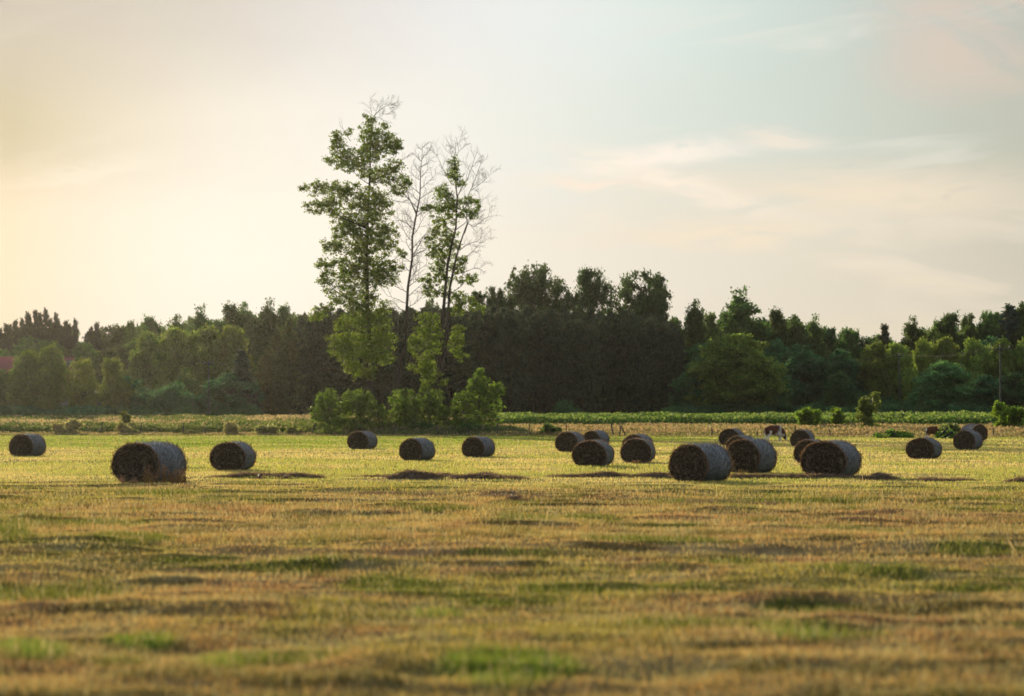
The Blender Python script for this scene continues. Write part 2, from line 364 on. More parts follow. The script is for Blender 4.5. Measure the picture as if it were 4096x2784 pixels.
# ------------------------------------------------------------------ the grass: real blades, one triangle each
def blades(n, y0, y1, hgt, wid, seed, power=1.0, hw=lambda y: 0.30 * y + 3):
    rg = np.random.default_rng(seed)
    t = rg.random(n)
    if power == 0: y = y0 + (y1 - y0) * t
    else: y = (y0 ** -power + t * (y1 ** -power - y0 ** -power)) ** (-1 / power)
    x = (rg.random(n) * 2 - 1) * hw(y)
    c, g, nf = grass_pigment(x, y)
    tall = 0.6 + 0.8 * fbm(x * 0.5, y * 0.5, 3, 71)
    tuft = sstep(0.5, 0.75, fbm(x * 1.6, y * 1.6, 2, 90))
    h = hgt(y) * (0.5 + 0.8 * rg.random(n)) * tall * (1 + 0.55 * g + 0.45 * tuft * nf)
    stalk = rg.random(n) < 0.005
    h = np.where(stalk, h * 2.2, h)
    w = wid(y) * (0.7 + 0.6 * rg.random(n))
    a = rg.random(n) * 2 * np.pi
    lean = rg.normal(size=(n, 2)) * 0.33 * h[:, None]
    base = np.stack([x, y, H(x, y) - 0.01], 1)
    side = np.stack([np.cos(a), np.sin(a), np.zeros(n)], 1) * (w / 2)[:, None]
    tip = base + np.stack([lean[:, 0] + 0.0 * h, lean[:, 1], h], 1)
    k = 1 + 0.22 * rg.normal(size=(n, 1)); wm = 0.13 * rg.normal(size=(n, 1))
    dry = (rg.random(n) < 0.16)[:, None]
    c = np.where(dry, np.array([[0.42, 0.35, 0.20]]), c)
    c = np.where(stalk[:, None], np.array([[0.42, 0.31, 0.19]]), c)
    c = np.clip(c * np.clip(k, 0.5, 1.6) * np.concatenate([1 + wm, 1 + wm * .2, 1 - wm * .5], 1), 0.01, 1)
    V = np.stack([base - side, base + side, tip], 1).reshape(-1, 3)
    return V, np.repeat(c, 3, 0)
def build_grass():
    parts = [blades(330000, 9.5, 34, lambda y: 0.055 + 0 * y, lambda y: 0.007 + 0.00022 * y, 1, 0.7),
             blades(330000, 30, 72, lambda y: 0.070 + 0 * y, lambda y: 0.00042 * y, 2, 0.7),
             blades(170000, 68, 140, lambda y: 0.09 + 0 * y, lambda y: 0.00046 * y, 3, 0.5),
             blades(120000, 130, 262, lambda y: 0.11 + 0 * y, lambda y: 0.00062 * y, 4, 0.3)]
    V = np.concatenate([p[0] for p in parts]); c = np.concatenate([p[1] for p in parts])
    o = link('grass', mesh_np('grass', V, np.arange(len(V)).reshape(-1, 3), M_GRASS, c))
    tag(o, 'short stubbly field grass, straw brown close by and yellow green farther off', 'grass', kind='stuff')
build_grass()

# ------------------------------------------------------------------ meadow beyond the fence: herbs, crop, seeding grass
def band(name, label, cat, n, urange, xrange_, hfun, size, cols, tipcol, seed, mask=None, up=0.8, aspect=1.8, dens_h=None):
    rg = np.random.default_rng(seed)
    x = xrange_[0] + (xrange_[1] - xrange_[0]) * rg.random(n); u = urange[0] + (urange[1] - urange[0]) * rg.random(n)
    y = fence_y(x) + u
    keep = np.abs(x) < 0.285 * y + 6
    if mask is not None: keep &= rg.random(n) < mask(x, y, u)
    x, y, u = x[keep], y[keep], u[keep]; n = len(x)
    hh = hfun(x, y, u)
    t = rg.random(n) ** 0.75
    z = H(x, y) + hh * t
    P = np.stack([x, y, z], 1)
    V, Fc = leaf_quads(P, size, rg, aspect, up)
    k = sstep(0.3, 0.7, fbm(x * 0.15, y * 0.15, 3, seed))[:, None]
    c = np.asarray(cols[0])[None] * (1 - k) + np.asarray(cols[1])[None] * k
    tip = (t > 0.82)[:, None] & (rg.random((n, 1)) < tipcol[1](x, y, u)[:, None])
    c = np.where(tip, np.asarray(tipcol[0])[None], c)
    c = np.clip(c * np.clip(1 + 0.2 * rg.normal(size=(n, 1)), 0.5, 1.6), 0.005, 1)
    o = link(name, mesh_np(name, V, Fc, M_HERB, np.repeat(c, 4, 0)))
    tag(o, label, cat, kind='stuff'); return o
one = lambda v: (lambda x, y, u: v + 0 * x)
band('verge_grass', 'tan dry grass growing along the foot of the fence', 'grass', 60000, (-3, 9), (-90, 90), lambda x, y, u: 0.12 + 0.5 * sstep(0.4, 0.75, fbm(x * 0.4, y * 0.4, 3, 5)) * sstep(-3, 1, u) * np.where(x < -15, 0.6, 1.0),
     0.13, [(0.20, 0.19, 0.07), (0.30, 0.23, 0.12)], ((0.42, 0.32, 0.2), one(0.5)), 21, up=1.2, aspect=2.5)
band('tall_herbs', 'tall leafy herbs with pinkish seed heads along the left of the meadow', 'meadow plants', 210000, (8, 66), (-105, -2),
     lambda x, y, u: (1.5 + 1.1 * (fbm(x * 0.35, y * 0.2, 3, 15) - 0.5)) * (0.8 + 0.2 * sstep(8, 14, u)), 0.24, [(0.085, 0.125, 0.03), (0.15, 0.18, 0.055)],
     ((0.44, 0.32, 0.21), lambda x, y, u: 0.10 + 0.75 * sstep(0.44, 0.56, fbm(x * 0.06, y * 0.10, 3, 77)) * sstep(14, 24, u)), 22, up=0.9, aspect=1.6)
band('seeding_grass', 'pinkish tan seeding grass in the right meadow behind the fence', 'grass', 110000, (3, 36), (-8, 95),
     lambda x, y, u: (0.8 + 0.3 * (fbm(x * 0.2, y * 0.2, 3, 25) - 0.5)) * (0.3 + 0.7 * sstep(3, 14, u + 5 * (fbm(x * 0.1, y * 0.1, 2, 3) - 0.5))), 0.19, [(0.22, 0.17, 0.085), (0.17, 0.18, 0.065)],
     ((0.44, 0.30, 0.19), one(0.6)), 23, up=1.5, aspect=2.6)
band('leafy_crop', 'fresh green leafy crop standing tall between the right meadow and the wood', 'crop', 230000, (30, 84), (-6, 100),
     lambda x, y, u: (1.65 + 1.3 * (fbm(x * 0.3, y * 0.2, 4, 35) - 0.5)) * sstep(0, 3, u - 27 - 20 * fbm(x * 0.07, y * 0, 3, 51)), 0.27, [(0.055, 0.125, 0.03), (0.085, 0.15, 0.035)],
     ((0.21, 0.27, 0.075), one(0.6)), 24, up=0.6, aspect=1.4)
band('shaded_herbs', 'dull green herbs and grass in the shade under the poplar bushes', 'meadow plants', 45000, (0.5, 12), (-28, 4),
     lambda x, y, u: 1.5 * (0.3 + 0.7 * sstep(0.5, 5, u)) * (0.5 + 0.6 * fbm(x * 0.5, y * 0.3, 3, 9)) * sstep(-28, -24, x) * (1 - sstep(0, 4, x)), 0.18, [(0.08, 0.12, 0.04), (0.14, 0.16, 0.06)], ((0.3, 0.24, 0.14), one(0.2)), 26, up=1.2, aspect=2.2)
band('rough_grass', 'dull green rough grass in the shade before the wood', 'grass', 90000, (60, 140), (-130, 130),
     one(0.9), 0.35, [(0.07, 0.10, 0.03), (0.10, 0.13, 0.04)], ((0.2, 0.2, 0.08), one(0.2)), 25)

# ------------------------------------------------------------------ hay bales
BH, BW, BL = 1.2, 1.42, 1.33
def bale_profile(th, rg_phase):
    """squashed round section, flat on the ground; z from 0"""
    a = BW / 2; b = BH * 0.5
    x = a * np.cos(th) * (1 + 0.012 * np.sin(3 * th + rg_phase) + 0.008 * np.sin(7 * th + 2 * rg_phase))
    z = b * np.sin(th)
    z = np.where(z < 0, z * (1 - 0.10 * (np.abs(z) / b) ** 3), z)
    x = x * np.where(z < 0, 1 + 0.03 * np.sin(np.pi * np.clip(-z / b, 0, 1)), 1)
    z = z + 0.018 * b * np.cos(5 * th + rg_phase)
    return x, np.maximum(z + b * 0.92, 0.0)
def make_bale(seed, sunk=0.0, dished=False):
    rg = np.random.default_rng(seed); ph = rg.random() * 6
    # wrapped side
    nt_, nl = 96, 26
    th = np.arange(nt_) / nt_ * 2 * np.pi; ls = np.linspace(-BL / 2, BL / 2, nl)
    x, z = bale_profile(th, ph)
    V = []
    for l in ls:
        e = abs(l) / (BL / 2)
        bul = 1 + 0.022 * (1 - e ** 2) - 0.045 * sstep(0.86, 1.0, np.array(e))
        if dished: bul = 1 - 0.09 * math.exp(-((l) / 0.2) ** 2)
        wob = 0.007 * np.sin(th * 5 + l * 9 + ph) + 0.006 * rg.normal(size=nt_)
        r = bul + wob
        V.append(np.stack([x * r, np.full(nt_, l), (z - BH * 0.46) * r + BH * 0.46], 1))
    V = np.concatenate(V); V[:, 2] = np.maximum(V[:, 2], 0)
    Fc = [(i * nt_ + j, i * nt_ + (j + 1) % nt_, (i + 1) * nt_ + (j + 1) % nt_, (i + 1) * nt_ + j) for i in range(nl - 1) for j in range(nt_)]
    wrap = MB(); wrap.add(V, Fc, (0.205, 0.225, 0.25))
    # straws poking through the net, lying round the bale
    n = 5200
    t = rg.random(n) * 2 * np.pi; l = (rg.random(n) - 0.5) * BL * 0.99
    px, pz = bale_profile(t, ph); c = np.stack([px * 1.015, l, (pz - BH * .46) * 1.015 + BH * .46], 1)
    px2, pz2 = bale_profile(t + 0.02, ph); tan = np.stack([px2 - px, np.zeros(n), pz2 - pz], 1); tan /= np.linalg.norm(tan, axis=1)[:, None] + 1e-9
    nrm = np.stack([px, np.zeros(n), pz - BH * .46], 1); nrm /= np.linalg.norm(nrm, axis=1)[:, None]
    d = tan + rg.normal(size=(n, 3)) * 0.30 + nrm * np.abs(rg.normal(size=(n, 1))) * 0.28
    d /= np.linalg.norm(d, axis=1)[:, None]; ln = (0.05 + 0.12 * rg.random((n, 1)))
    sd_ = np.cross(d, nrm) * 0.006
    a = c + nrm * 0.004; b_ = a + d * ln
    V2 = np.stack([a - sd_, a + sd_, b_ + sd_ * .6, b_ - sd_ * .6], 1).reshape(-1, 3)
    V2[:, 2] = np.maximum(V2[:, 2], 0.0)
    cc = np.repeat(np.where(rg.random((n, 1)) < 0.5, np.array([[0.35, 0.36, 0.37]]), np.array([[0.09, 0.085, 0.08]])) * (0.6 + 0.8 * rg.random((n, 1))), 4, 0)
    wrap.add(V2, np.arange(4 * n).reshape(n, 4), cc)
    wm = wrap.mesh('bale_wrap', M_WRAP, True)
    # coiled hay of the two ends
    core = MB()
    for sgn in (-1, 1):
        nr = 34; rr = np.linspace(0.02, 0.975, nr) ; VV = []; CC = []
        for r in rr:
            spiral = 0.028 * np.sin(2 * np.pi * (r * 7.5 + th / (2 * np.pi)) + 1.2 * np.sin(2 * th + ph)) + 0.014 * rg.normal(size=nt_)
            cen = -0.05 * math.exp(-(r / 0.25) ** 2)
            edge = -0.05 * max(0, (r - 0.85) / 0.13) ** 2
            off = (0.02 + spiral * min(1, r * 3) + cen + edge)
            VV.append(np.stack([x * r, sgn * (BL / 2 + off), (z - BH * .46) * r + BH * .46], 1))
            k = 0.75 + 9 * spiral + 0.2 * rg.normal(size=nt_)
            CC.append(np.array([[0.12, 0.088, 0.055]]) * np.clip(k, 0.4, 1.6)[:, None])
        VV = np.concatenate(VV); VV[:, 2] = np.maximum(VV[:, 2], 0)
        Fc = [(i * nt_ + j, i * nt_ + (j + 1) % nt_, (i + 1) * nt_ + (j + 1) % nt_, (i + 1) * nt_ + j) for i in range(nr - 1) for j in range(nt_)]
        core.add(VV, Fc, np.concatenate(CC))
        n = 3600
        r = np.sqrt(rg.random(n)) * 0.97; t = rg.random(n) * 2 * np.pi
        px, pz = bale_profile(t, ph); c = np.stack([px * r, np.full(n, sgn * (BL / 2 + 0.03)), (pz - BH * .46) * r + BH * .46], 1)
        tan = np.stack([-np.sin(t), np.zeros(n), np.cos(t)], 1)
        d = tan * np.sign(rg.random((n, 1)) - .5) + rg.normal(size=(n, 3)) * 0.42; d[:, 1] = sgn * np.abs(d[:, 1]) * 0.5
        d /= np.linalg.norm(d, axis=1)[:, None]; ln = 0.06 + 0.17 * rg.random((n, 1)) ** 2
        s_ = np.cross(d, np.array([0, 1.0, 0])) * (0.004 + 0.004 * rg.random((n, 1)))
        V2 = np.stack([c - s_, c + s_, c + d * ln + s_, c + d * ln - s_], 1).reshape(-1, 3); V2[:, 2] = np.maximum(V2[:, 2], 0)
        k = rg.random((n, 1)); cc = np.where(k < 0.2, np.array([[0.27, 0.23, 0.17]]), np.where(k < 0.5, np.array([[0.15, 0.112, 0.07]]), np.array([[0.05, 0.037, 0.025]])))
        core.add(V2, np.arange(4 * n).reshape(n, 4), np.repeat(cc, 4, 0))
        # loose fringe round the rim, its straws reddened to paint a backlit edge
        n = 1500; t = rg.random(n) * 2 * np.pi; px, pz = bale_profile(t, ph)
        c = np.stack([px * 0.99, np.full(n, sgn * (BL / 2 - 0.01)), (pz - BH * .46) * 0.99 + BH * .46], 1)
        nrm = np.stack([np.cos(t), np.zeros(n), np.sin(t)], 1)
        d = nrm * 0.6 + rg.normal(size=(n, 3)) * 0.6; d /= np.linalg.norm(d, axis=1)[:, None]
        ln = 0.025 + 0.075 * rg.random((n, 1)) ** 2.5; s_ = np.cross(d, np.array([0.2, 1.0, 0.1])) * 0.006
        V2 = np.stack([c - s_, c + s_, c + d * ln + s_ * .4, c + d * ln - s_ * .4], 1).reshape(-1, 3); V2[:, 2] = np.maximum(V2[:, 2], 0)
        core.add(V2, np.arange(4 * n).reshape(n, 4), (0.26, 0.16, 0.10))
    cm = core.mesh('bale_core', M_STRAW, False)
    return wm, cm
def wrapmat():
    m, nt, out = newmat('net wrap over hay'); L = nt.links.new
    tc = nt.nodes.new('ShaderNodeTexCoord'); mp = nt.nodes.new('ShaderNodeMapping'); mp.inputs['Scale'].default_value = (3, 38, 3); L(tc.outputs['Object'], mp.inputs[0])
    n1 = nt.nodes.new('ShaderNodeTexNoise'); n1.inputs['Scale'].default_value = 1; n1.inputs['Detail'].default_value = 5; L(mp.outputs[0], n1.inputs['Vector'])
    n2 = nt.nodes.new('ShaderNodeTexNoise'); n2.inputs['Scale'].default_value = 24; n2.inputs['Detail'].default_value = 6; n2.inputs['Roughness'].default_value = 0.75; L(tc.outputs['Object'], n2.inputs['Vector'])
    a = nt.nodes.new('ShaderNodeAttribute'); a.attribute_name = 'Col'
    r = nt.nodes.new('ShaderNodeValToRGB'); r.color_ramp.elements[0].position = 0.40; r.color_ramp.elements[0].color = (0.35, 0.33, 0.31, 1); r.color_ramp.elements[1].position = 0.62; r.color_ramp.elements[1].color = (1.5, 1.54, 1.6, 1)
    mm = nt.nodes.new('ShaderNodeMath'); mm.operation = 'MULTIPLY_ADD'; L(n1.outputs['Fac'], mm.inputs[0]); mm.inputs[1].default_value = 0.55
    m3 = nt.nodes.new('ShaderNodeMath'); m3.operation = 'MULTIPLY'; L(n2.outputs['Fac'], m3.inputs[0]); m3.inputs[1].default_value = 0.45; L(m3.outputs[0], mm.inputs[2])
    L(mm.outputs[0], r.inputs[0])
    mx = nt.nodes.new('ShaderNodeMix'); mx.data_type = 'RGBA'; mx.blend_type = 'MULTIPLY'; mx.inputs[0].default_value = 1; L(a.outputs['Color'], mx.inputs[6]); L(r.outputs[0], mx.inputs[7])
    p = nt.nodes.new('ShaderNodeBsdfPrincipled'); p.inputs['Roughness'].default_value = 0.62; p.inputs['Specular IOR Level'].default_value = 0.35; L(mx.outputs[2], p.inputs['Base Color'])
    b = nt.nodes.new('ShaderNodeBump'); b.inputs['Strength'].default_value = 0.9; b.inputs['Distance'].default_value = 0.03; L(mm.outputs[0], b.inputs['Height']); L(b.outputs[0], p.inputs['Normal'])
    L(p.outputs[0], out.inputs['Surface']); return m
M_WRAP = wrapmat()
BALES = [make_bale(s) for s in (1, 2, 3, 4, 5)] + [make_bale(9, dished=True)]
# (left, right, top, bottom in photograph pixels, share of the width taken by the end, label)
BL_LIST = [
 (42, 183, 1736, 1826, .64, 'hay bale at the far left of the field, alone before the fence'),
 (453, 744, 1771, 1929, .635, 'large hay bale on the left with reddish dry stalks growing against it'),
 (844, 1021, 1768, 1883, .76, 'hay bale next to the right of the big bale with the reddish stalks'),
 (1391, 1510, 1726, 1798, .70, 'small far hay bale below the tall poplars, left of the pair in the middle'),
 (1600, 1739, 1754, 1844, .63, 'hay bale in the middle of the field, below the bare tree'),
 (1849, 1979, 1748, 1829, .66, 'hay bale standing alone just right of the poplars and bushes'),
 (2221, 2341, 1727, 1808, .75, 'hay bale at the left end of the middle cluster, facing the camera'),
 (2332, 2436, 1723, 1789, .63, 'rearmost hay bale of the middle cluster, its lower part hidden by a nearer bale'),
 (2289, 2457, 1762, 1867, .81, 'near hay bale of the middle cluster with a round coiled end and little side'),
 (2490, 2612, 1738, 1815, .72, 'hay bale mostly hidden behind the bale that is seen nearly end on'),
 (2482, 2621, 1754, 1852, .87, 'hay bale seen nearly end on with a dry weed at its foot'),
 (2677, 2924, 1776, 1928, .62, 'broad hay bale, frontmost of the right cluster, with a wide blue grey side'),
 (2908, 3097, 1757, 1894, .66, 'hay bale tucked close behind and right of the frontmost wide bale'),
 (2877, 2976, 1716, 1784, .78, 'far hay bale between the fence and the right cluster, left of the cow'),
 (2905, 3028, 1745, 1818, .68, 'hay bale of which only the curved top shows over a nearer bale, before the cow'),
 (3161, 3257, 1719, 1789, .80, 'far hay bale just right of the brown and white cow'),
 (3178, 3310, 1759, 1856, .74, 'hay bale peeping out from behind the big bale with the reddish streaked side'),
 (3206, 3437, 1764, 1912, .73, 'big hay bale at the right with a round dark end and reddish streaked side'),
 (3625, 3763, 1751, 1837, .78, 'hay bale standing alone in the right field before the grazing brown cow'),
 (3814, 3926, 1722, 1800, .74, 'hay bale in front of the sagging bale at the far right'),
 (3843, 3946, 1697, 1764, -.55, 'sagging old hay bale at the far right, turned the other way'),
]
for i, (l, r, t, b, f, lab) in enumerate(BL_LIST):
    cx, y = ground_at((l + r) / 2, b)
    hm = (b - t) / F * y
    sc = hm / (BH * 0.965)
    if f < 0 or i in (7, 9, 14, 16):        # bottom hidden: trust the size
        pass
    sc = min(max(sc, 0.9), 1.22)
    y = y + 0.45; cx = ((l + r) / 2 - 2048) / F * y
    ff = abs(f); th = math.atan((1 - ff) / ff * BW / BL) * (1 if f > 0 else -1)
    root = empty('hay_bale', (cx, y, Hs(cx, y) - 0.02), -th - math.atan2(cx, y))
    wid = (r - l) / F * y; mod = (BW * math.cos(th) + BL * abs(math.sin(th))) * sc
    k = min(max(wid / mod, 0.9), 1.12)
    qv = random.uniform(-.03, .03); root.scale = (sc * k * (1 + qv), sc * k * (1 - qv), sc)
    tag(root, lab, 'hay bale', 'round hay bales lying in the field')
    wm, cm = BALES[5] if f < 0 else BALES[i % 5]
    link('net_wrap', wm, root); link('hay_core', cm, root)

# ------------------------------------------------------------------ rows of raked hay
def hay_row(x0, x1, sy, hs, wid, label, seed, group='low rows of raked hay left on the field', name='hay_row', nst=None, colr=(0.22, 0.175, 0.135)):
    """x0..x1 photograph columns at row sy(px), height profile hs list of (px, metres)"""
    rg = np.random.default_rng(seed)
    n = max(24, int((x1 - x0) / 4)); sx = np.linspace(x0, x1, n)
    hx = np.array([h[0] for h in hs]); hv = np.array([h[1] for h in hs])
    P = np.array([ground_at(a, sy + (a - x0) * wid[1]) for a in sx])
    cx, cy = P.mean(0); hh = np.interp(sx, hx, hv) * (0.8 + 0.5 * fbm(P[:, 0] * 2.2, P[:, 1] * 0 + seed, 3, seed))
    hh *= np.minimum(1, np.minimum(np.arange(n), np.arange(n)[::-1]) / 4.0)
    m = 13; a = np.linspace(-1, 1, m); V = []
    w = wid[0] * 0.5
    for i in range(n):
        prof = hh[i] * 1.0 * (1 - a ** 2) ** 0.9 * (1 + 0.07 * rg.normal(size=m)) - 0.03
        yy = P[i, 1] + a * w * (0.8 + 0.4 * rg.random())
        V.append(np.stack([np.full(m, P[i, 0]) + 0.04 * rg.normal(size=m), yy, H(np.full(m, P[i, 0]), yy) + prof], 1))
    V = np.concatenate(V); i = np.arange(n - 1)[:, None] * m + np.arange(m - 1)[None]
    Fc = np.stack([i, i + m, i + m + 1, i + 1], -1).reshape(-1, 4)
    mb = MB(); mb.add(V, Fc, colr)
    ns = nst or int(n * 60); idx = rg.integers(0, len(V), ns); c = V[idx] + rg.normal(size=(ns, 3)) * np.array([0.07, 0.06, 0.01])
    d = rg.normal(size=(ns, 3)) * np.array([1, .7, .35]); d[:, 2] = np.abs(d[:, 2]); d /= np.linalg.norm(d, axis=1)[:, None]
    ln = 0.04 + 0.12 * rg.random((ns, 1)); s_ = np.cross(d, rg.normal(size=(ns, 3))); s_ /= np.linalg.norm(s_, axis=1)[:, None]; s_ *= 0.006
    V2 = np.stack([c - s_, c + s_, c + d * ln + s_ * .5, c + d * ln - s_ * .5], 1).reshape(-1, 3)
    cc = np.repeat(np.where(rg.random((ns, 1)) < .35, np.array([[0.34, 0.27, 0.20]]), np.array([[0.13, 0.105, 0.08]])), 4, 0)
    mb.add(V2, np.arange(4 * ns).reshape(ns, 4), cc)
    base = np.array([cx, cy, Hs(cx, cy)]); mb.V = [v - base for v in mb.V]
    o = link(name, mb.mesh(name, M_STRAW), None, base)
    tag(o, label, 'hay row', group); return o
hay_row(845, 1300, 1912, [(845, .02), (960, .10), (1010, .13), (1100, .09), (1200, .14), (1300, .04)], (.45, .002), 'low row of raked hay right of the big bale with the reddish stalks', 1)
hay_row(1400, 2106, 1913, [(1400, .03), (1500, .08), (1570, .10), (1645, .24), (1760, .12), (1850, .10), (1945, .18), (2000, .12), (2106, .05)], (.5, .0005), 'long row of raked hay with a high hump, below the middle of the field', 2)
hay_row(2180, 2690, 1910, [(2180, .03), (2300, .10), (2420, .17), (2520, .10), (2620, .17), (2690, .17)], (.5, .002), 'row of raked hay ending at the frontmost wide bale', 3)
hay_row(2912, 3500, 1913, [(2912, .12), (3000, .14), (3150, .13), (3270, .14), (3400, .10), (3500, .05)], (.5, .004), 'row of raked hay passing before the big bale with the streaked side', 4)
hay_row(3445, 3590, 1920, [(3445, .04), (3480, .12), (3512, .22), (3550, .12), (3590, .05)], (.45, .0), 'short peaked heap of raked hay right of the last big bale', 5)
hay_row(3650, 3910, 1922, [(3650, .04), (3700, .12), (3800, .10), (3910, .03)], (.4, .01), 'thin low row of raked hay in the right field', 6)
hay_row(4020, 4200, 1928, [(4020, .05), (4090, .14), (4200, .06)], (.4, .0), 'heap of raked hay cut by the right edge of the photo', 7)
hay_row(1400, 1760, 1977, [(1400, .01), (1500, .04), (1600, .035), (1760, .01)], (.3, .01), 'faint pale strip of old hay below the long humped row', 8, colr=(.16, .13, .09))
hay_row(1940, 2180, 1987, [(1940, .01), (2000, .04), (2100, .035), (2180, .01)], (.3, .01), 'greyish strip of old hay in the turf below the middle', 9, colr=(.18, .15, .11))
hay_row(2740, 3120, 2012, [(2740, .01), (2850, .045), (2980, .045), (3120, .01)], (.28, .02), 'greyish strip of old hay in the dark hollow below the right cluster', 10, colr=(.18, .15, .11))
hay_row(640, 760, 1943, [(640, .01), (700, .04), (760, .01)], (.25, .0), 'small scrap of old hay just below the bale with the reddish stalks', 11, colr=(.16, .13, .09))

# ------------------------------------------------------------------ dry stalks
def stalks(spots, label, seed, name='dry_weed', cat='weed', col=(0.24, 0.155, 0.095)):
    """spots: (sx, base_sy, height px, n, spread px)"""
    rg = np.random.default_rng(seed); mb = MB(); pts = []
    for (sx, sy, hp, n, sp) in spots:
        for _ in range(n):
            x, y = ground_at(sx + sp * (rg.random() * 2 - 1), sy); y += rg.normal() * 0.12
            h = hp / F * y * (0.35 + 0.7 * rg.random()); z = Hs(x, y)
            lx, ly = rg.normal() * 0.13 * h, rg.normal() * 0.1 * h
            p0 = np.array([x, y, z - .02]); p1 = p0 + [lx * .4, ly * .4, h * .6]; p2 = p0 + [lx, ly, h]
            mb.tube([p0, p1, p2], [.006, .005, .003], 4, np.array(col) * (0.7 + .6 * rg.random())); pts.append(p0)
            m = 9; t = rg.random(m); c = p1 + (p2 - p1) * t[:, None] + rg.normal(size=(m, 3)) * 0.018
            V, Fc = leaf_quads(c, 0.026, rg, 2.0, 1.0); mb.add(V, Fc, np.array(col) * (0.9 + .7 * rg.random()))
            t = rg.random(4) * .6; c = p0 + (p2 - p0) * t[:, None]; V, Fc = leaf_quads(c, 0.05, rg, 3.0, 1.0); mb.add(V, Fc, np.array([.24, .17, .07]))
    base = np.mean(pts, 0); mb.V = [v - base for v in mb.V]
    return tag(link(name, mb.mesh(name, M_STRAW), None, base), label, cat)
stalks([(657, 1938, 84, 14, 6), (695, 1937, 66, 26, 28), (728, 1935, 62, 18, 18)], 'dense reddish brown clump of dry stalks before the side of the left bale', 3, 'dry_weed')
stalks([(585, 1938, 80, 7, 6), (622, 1938, 72, 8, 10), (600, 1937, 40, 10, 16)], 'two tall thin seed stalks before the dark end of the left bale', 4)
stalks([(492, 1935, 40, 6, 8)], 'low weed with a pale flower head at the foot of the left bale', 5, col=(.36, .22, .16))
stalks([(535, 1936, 28, 10, 16)], 'low dry weeds right of the pale flower head at the left bale', 15, col=(.26, .18, .12))
stalks([(2545, 1856, 22, 12, 16)], 'small reddish weed at the foot of the end on bale', 6)
stalks([(2970, 1898, 26, 10, 26)], 'few thin dry stalks before the bale right of the frontmost one', 7, col=(.25, .2, .1))

# ------------------------------------------------------------------ fence
def post(tx, ty, bx, by, label, r=0.07, mat=None, name='fence_post', cat='fence post', group='wooden posts of the field fence', yoff=0.0):
    X = (bx - 2048) / F; Y = 251.5 / (1 + 0.439 * X) + yoff      # on the fence line
    x = X * Y; z = Hs(x, Y); h = (by - ty) / F * Y; dx = (tx - bx) / F * Y
    rg = np.random.default_rng(int(tx)); mb = MB(); n = 7
    pts = [np.array([dx * t + 0.012 * rg.normal(), 0.02 * rg.normal(), h * t - 0.15 * (t == 0)]) for t in np.linspace(0, 1, n)]
    mb.tube(pts, r * (1 - .12 * np.linspace(0, 1, n) + .05 * rg.normal(size=n)), 6)
    o = link(name, mb.mesh(name, mat or M_POST), None, (x, Y, z)); return tag(o, label, cat, group)
PL = [(413, 1689, 400, 1742, 'leftmost fence post, leaning right, right of the two fluffy shrubs', .10),
      (568, 1692, 560, 1743, 'leaning fence post above the big left bale', .10), (736, 1694, 731, 1745, 'upright fence post second to the right above the big left bale', .09),
      (821, 1716, 823, 1745, 'short low fence post between tufts at the left', .07), (1265, 1695, 1245, 1748, 'fence post leaning strongly right beside the leftmost poplar bush', .11),
      (1424, 1707, 1424, 1747, 'fence post just behind the small far bale', .09), (1582, 1712, 1577, 1752, 'fence post in the shade of the bushes, left of the middle bale', .10),
      (1749, 1709, 1749, 1753, 'dark upright fence post in the shade right of the middle bale', .07), (1775, 1719, 1764, 1753, 'slanting fence post next to the dark upright one', .07),
      (1875, 1715, 1875, 1752, 'fence post hidden in shade above the bale right of the poplars', .07), (1990, 1698, 1990, 1752, 'tall stout fence post at the right end of the poplar bushes', .10),
      (2117, 1704, 2117, 1752, 'tall narrow fence post left of the round dark bush', .08), (2264, 1701, 2268, 1752, 'fence post rising behind the leftmost bale of the middle cluster', .07),
      (2444, 1703, 2454, 1753, 'old fence post leaning left beside the A shaped pair', .11), (2483, 1709, 2477, 1754, 'upright fence post with a brace leaning on it', .10),
      (2664, 1703, 2662, 1755, 'thin rod like fence post alone right of the A shaped pair', .045), (2847, 1721, 2847, 1755, 'short stout fence post left of the right cluster of bales', .10),
      (3028, 1728, 3028, 1754, 'short fence post between two bales left of the cow', .08), (3179, 1710, 3180, 1756, 'dark fence post right of the brown and white cow', .10),
      (3318, 1725, 3320, 1757, 'fence post with pale stripe right of the far bale beside the cow', .08), (3496, 1739, 3496, 1758, 'very short post stub at the left end of the bright green patch', .08),
      (3971, 1711, 3973, 1750, 'rightmost fence post, right of the sagging bale', .08)]
for (a, b, c, d, lab, r) in PL: post(a, b, c, d, lab, r)
post(2486, 1712, 2503, 1753, 'slanting wooden brace leaning against the upright fence post', .09, name='fence_brace', cat='brace', group=None)
M_ORANGE = simplemat('faded orange paint', (0.45, 0.15, 0.08), 0.8)
post(2059, 1728, 2060, 1752, 'short faded orange marker stake by the fence', .06, M_ORANGE, 'marker_stake', 'stake', None)
def strand(h, label):
    mb = MB(); X = np.linspace(-85, 75, 90); Y = fence_y(X)
    mb.tube(np.stack([X, Y, H(X, Y) + h + 0.03 * np.sin(X * 1.1)], 1), 0.008, 4)
    tag(link('fence_wire', mb.mesh('fence_wire', M_POST)), label, 'fence wire')
strand(0.95, 'upper thin wire strung along the fence posts'); strand(0.5, 'lower thin wire strung along the fence posts')
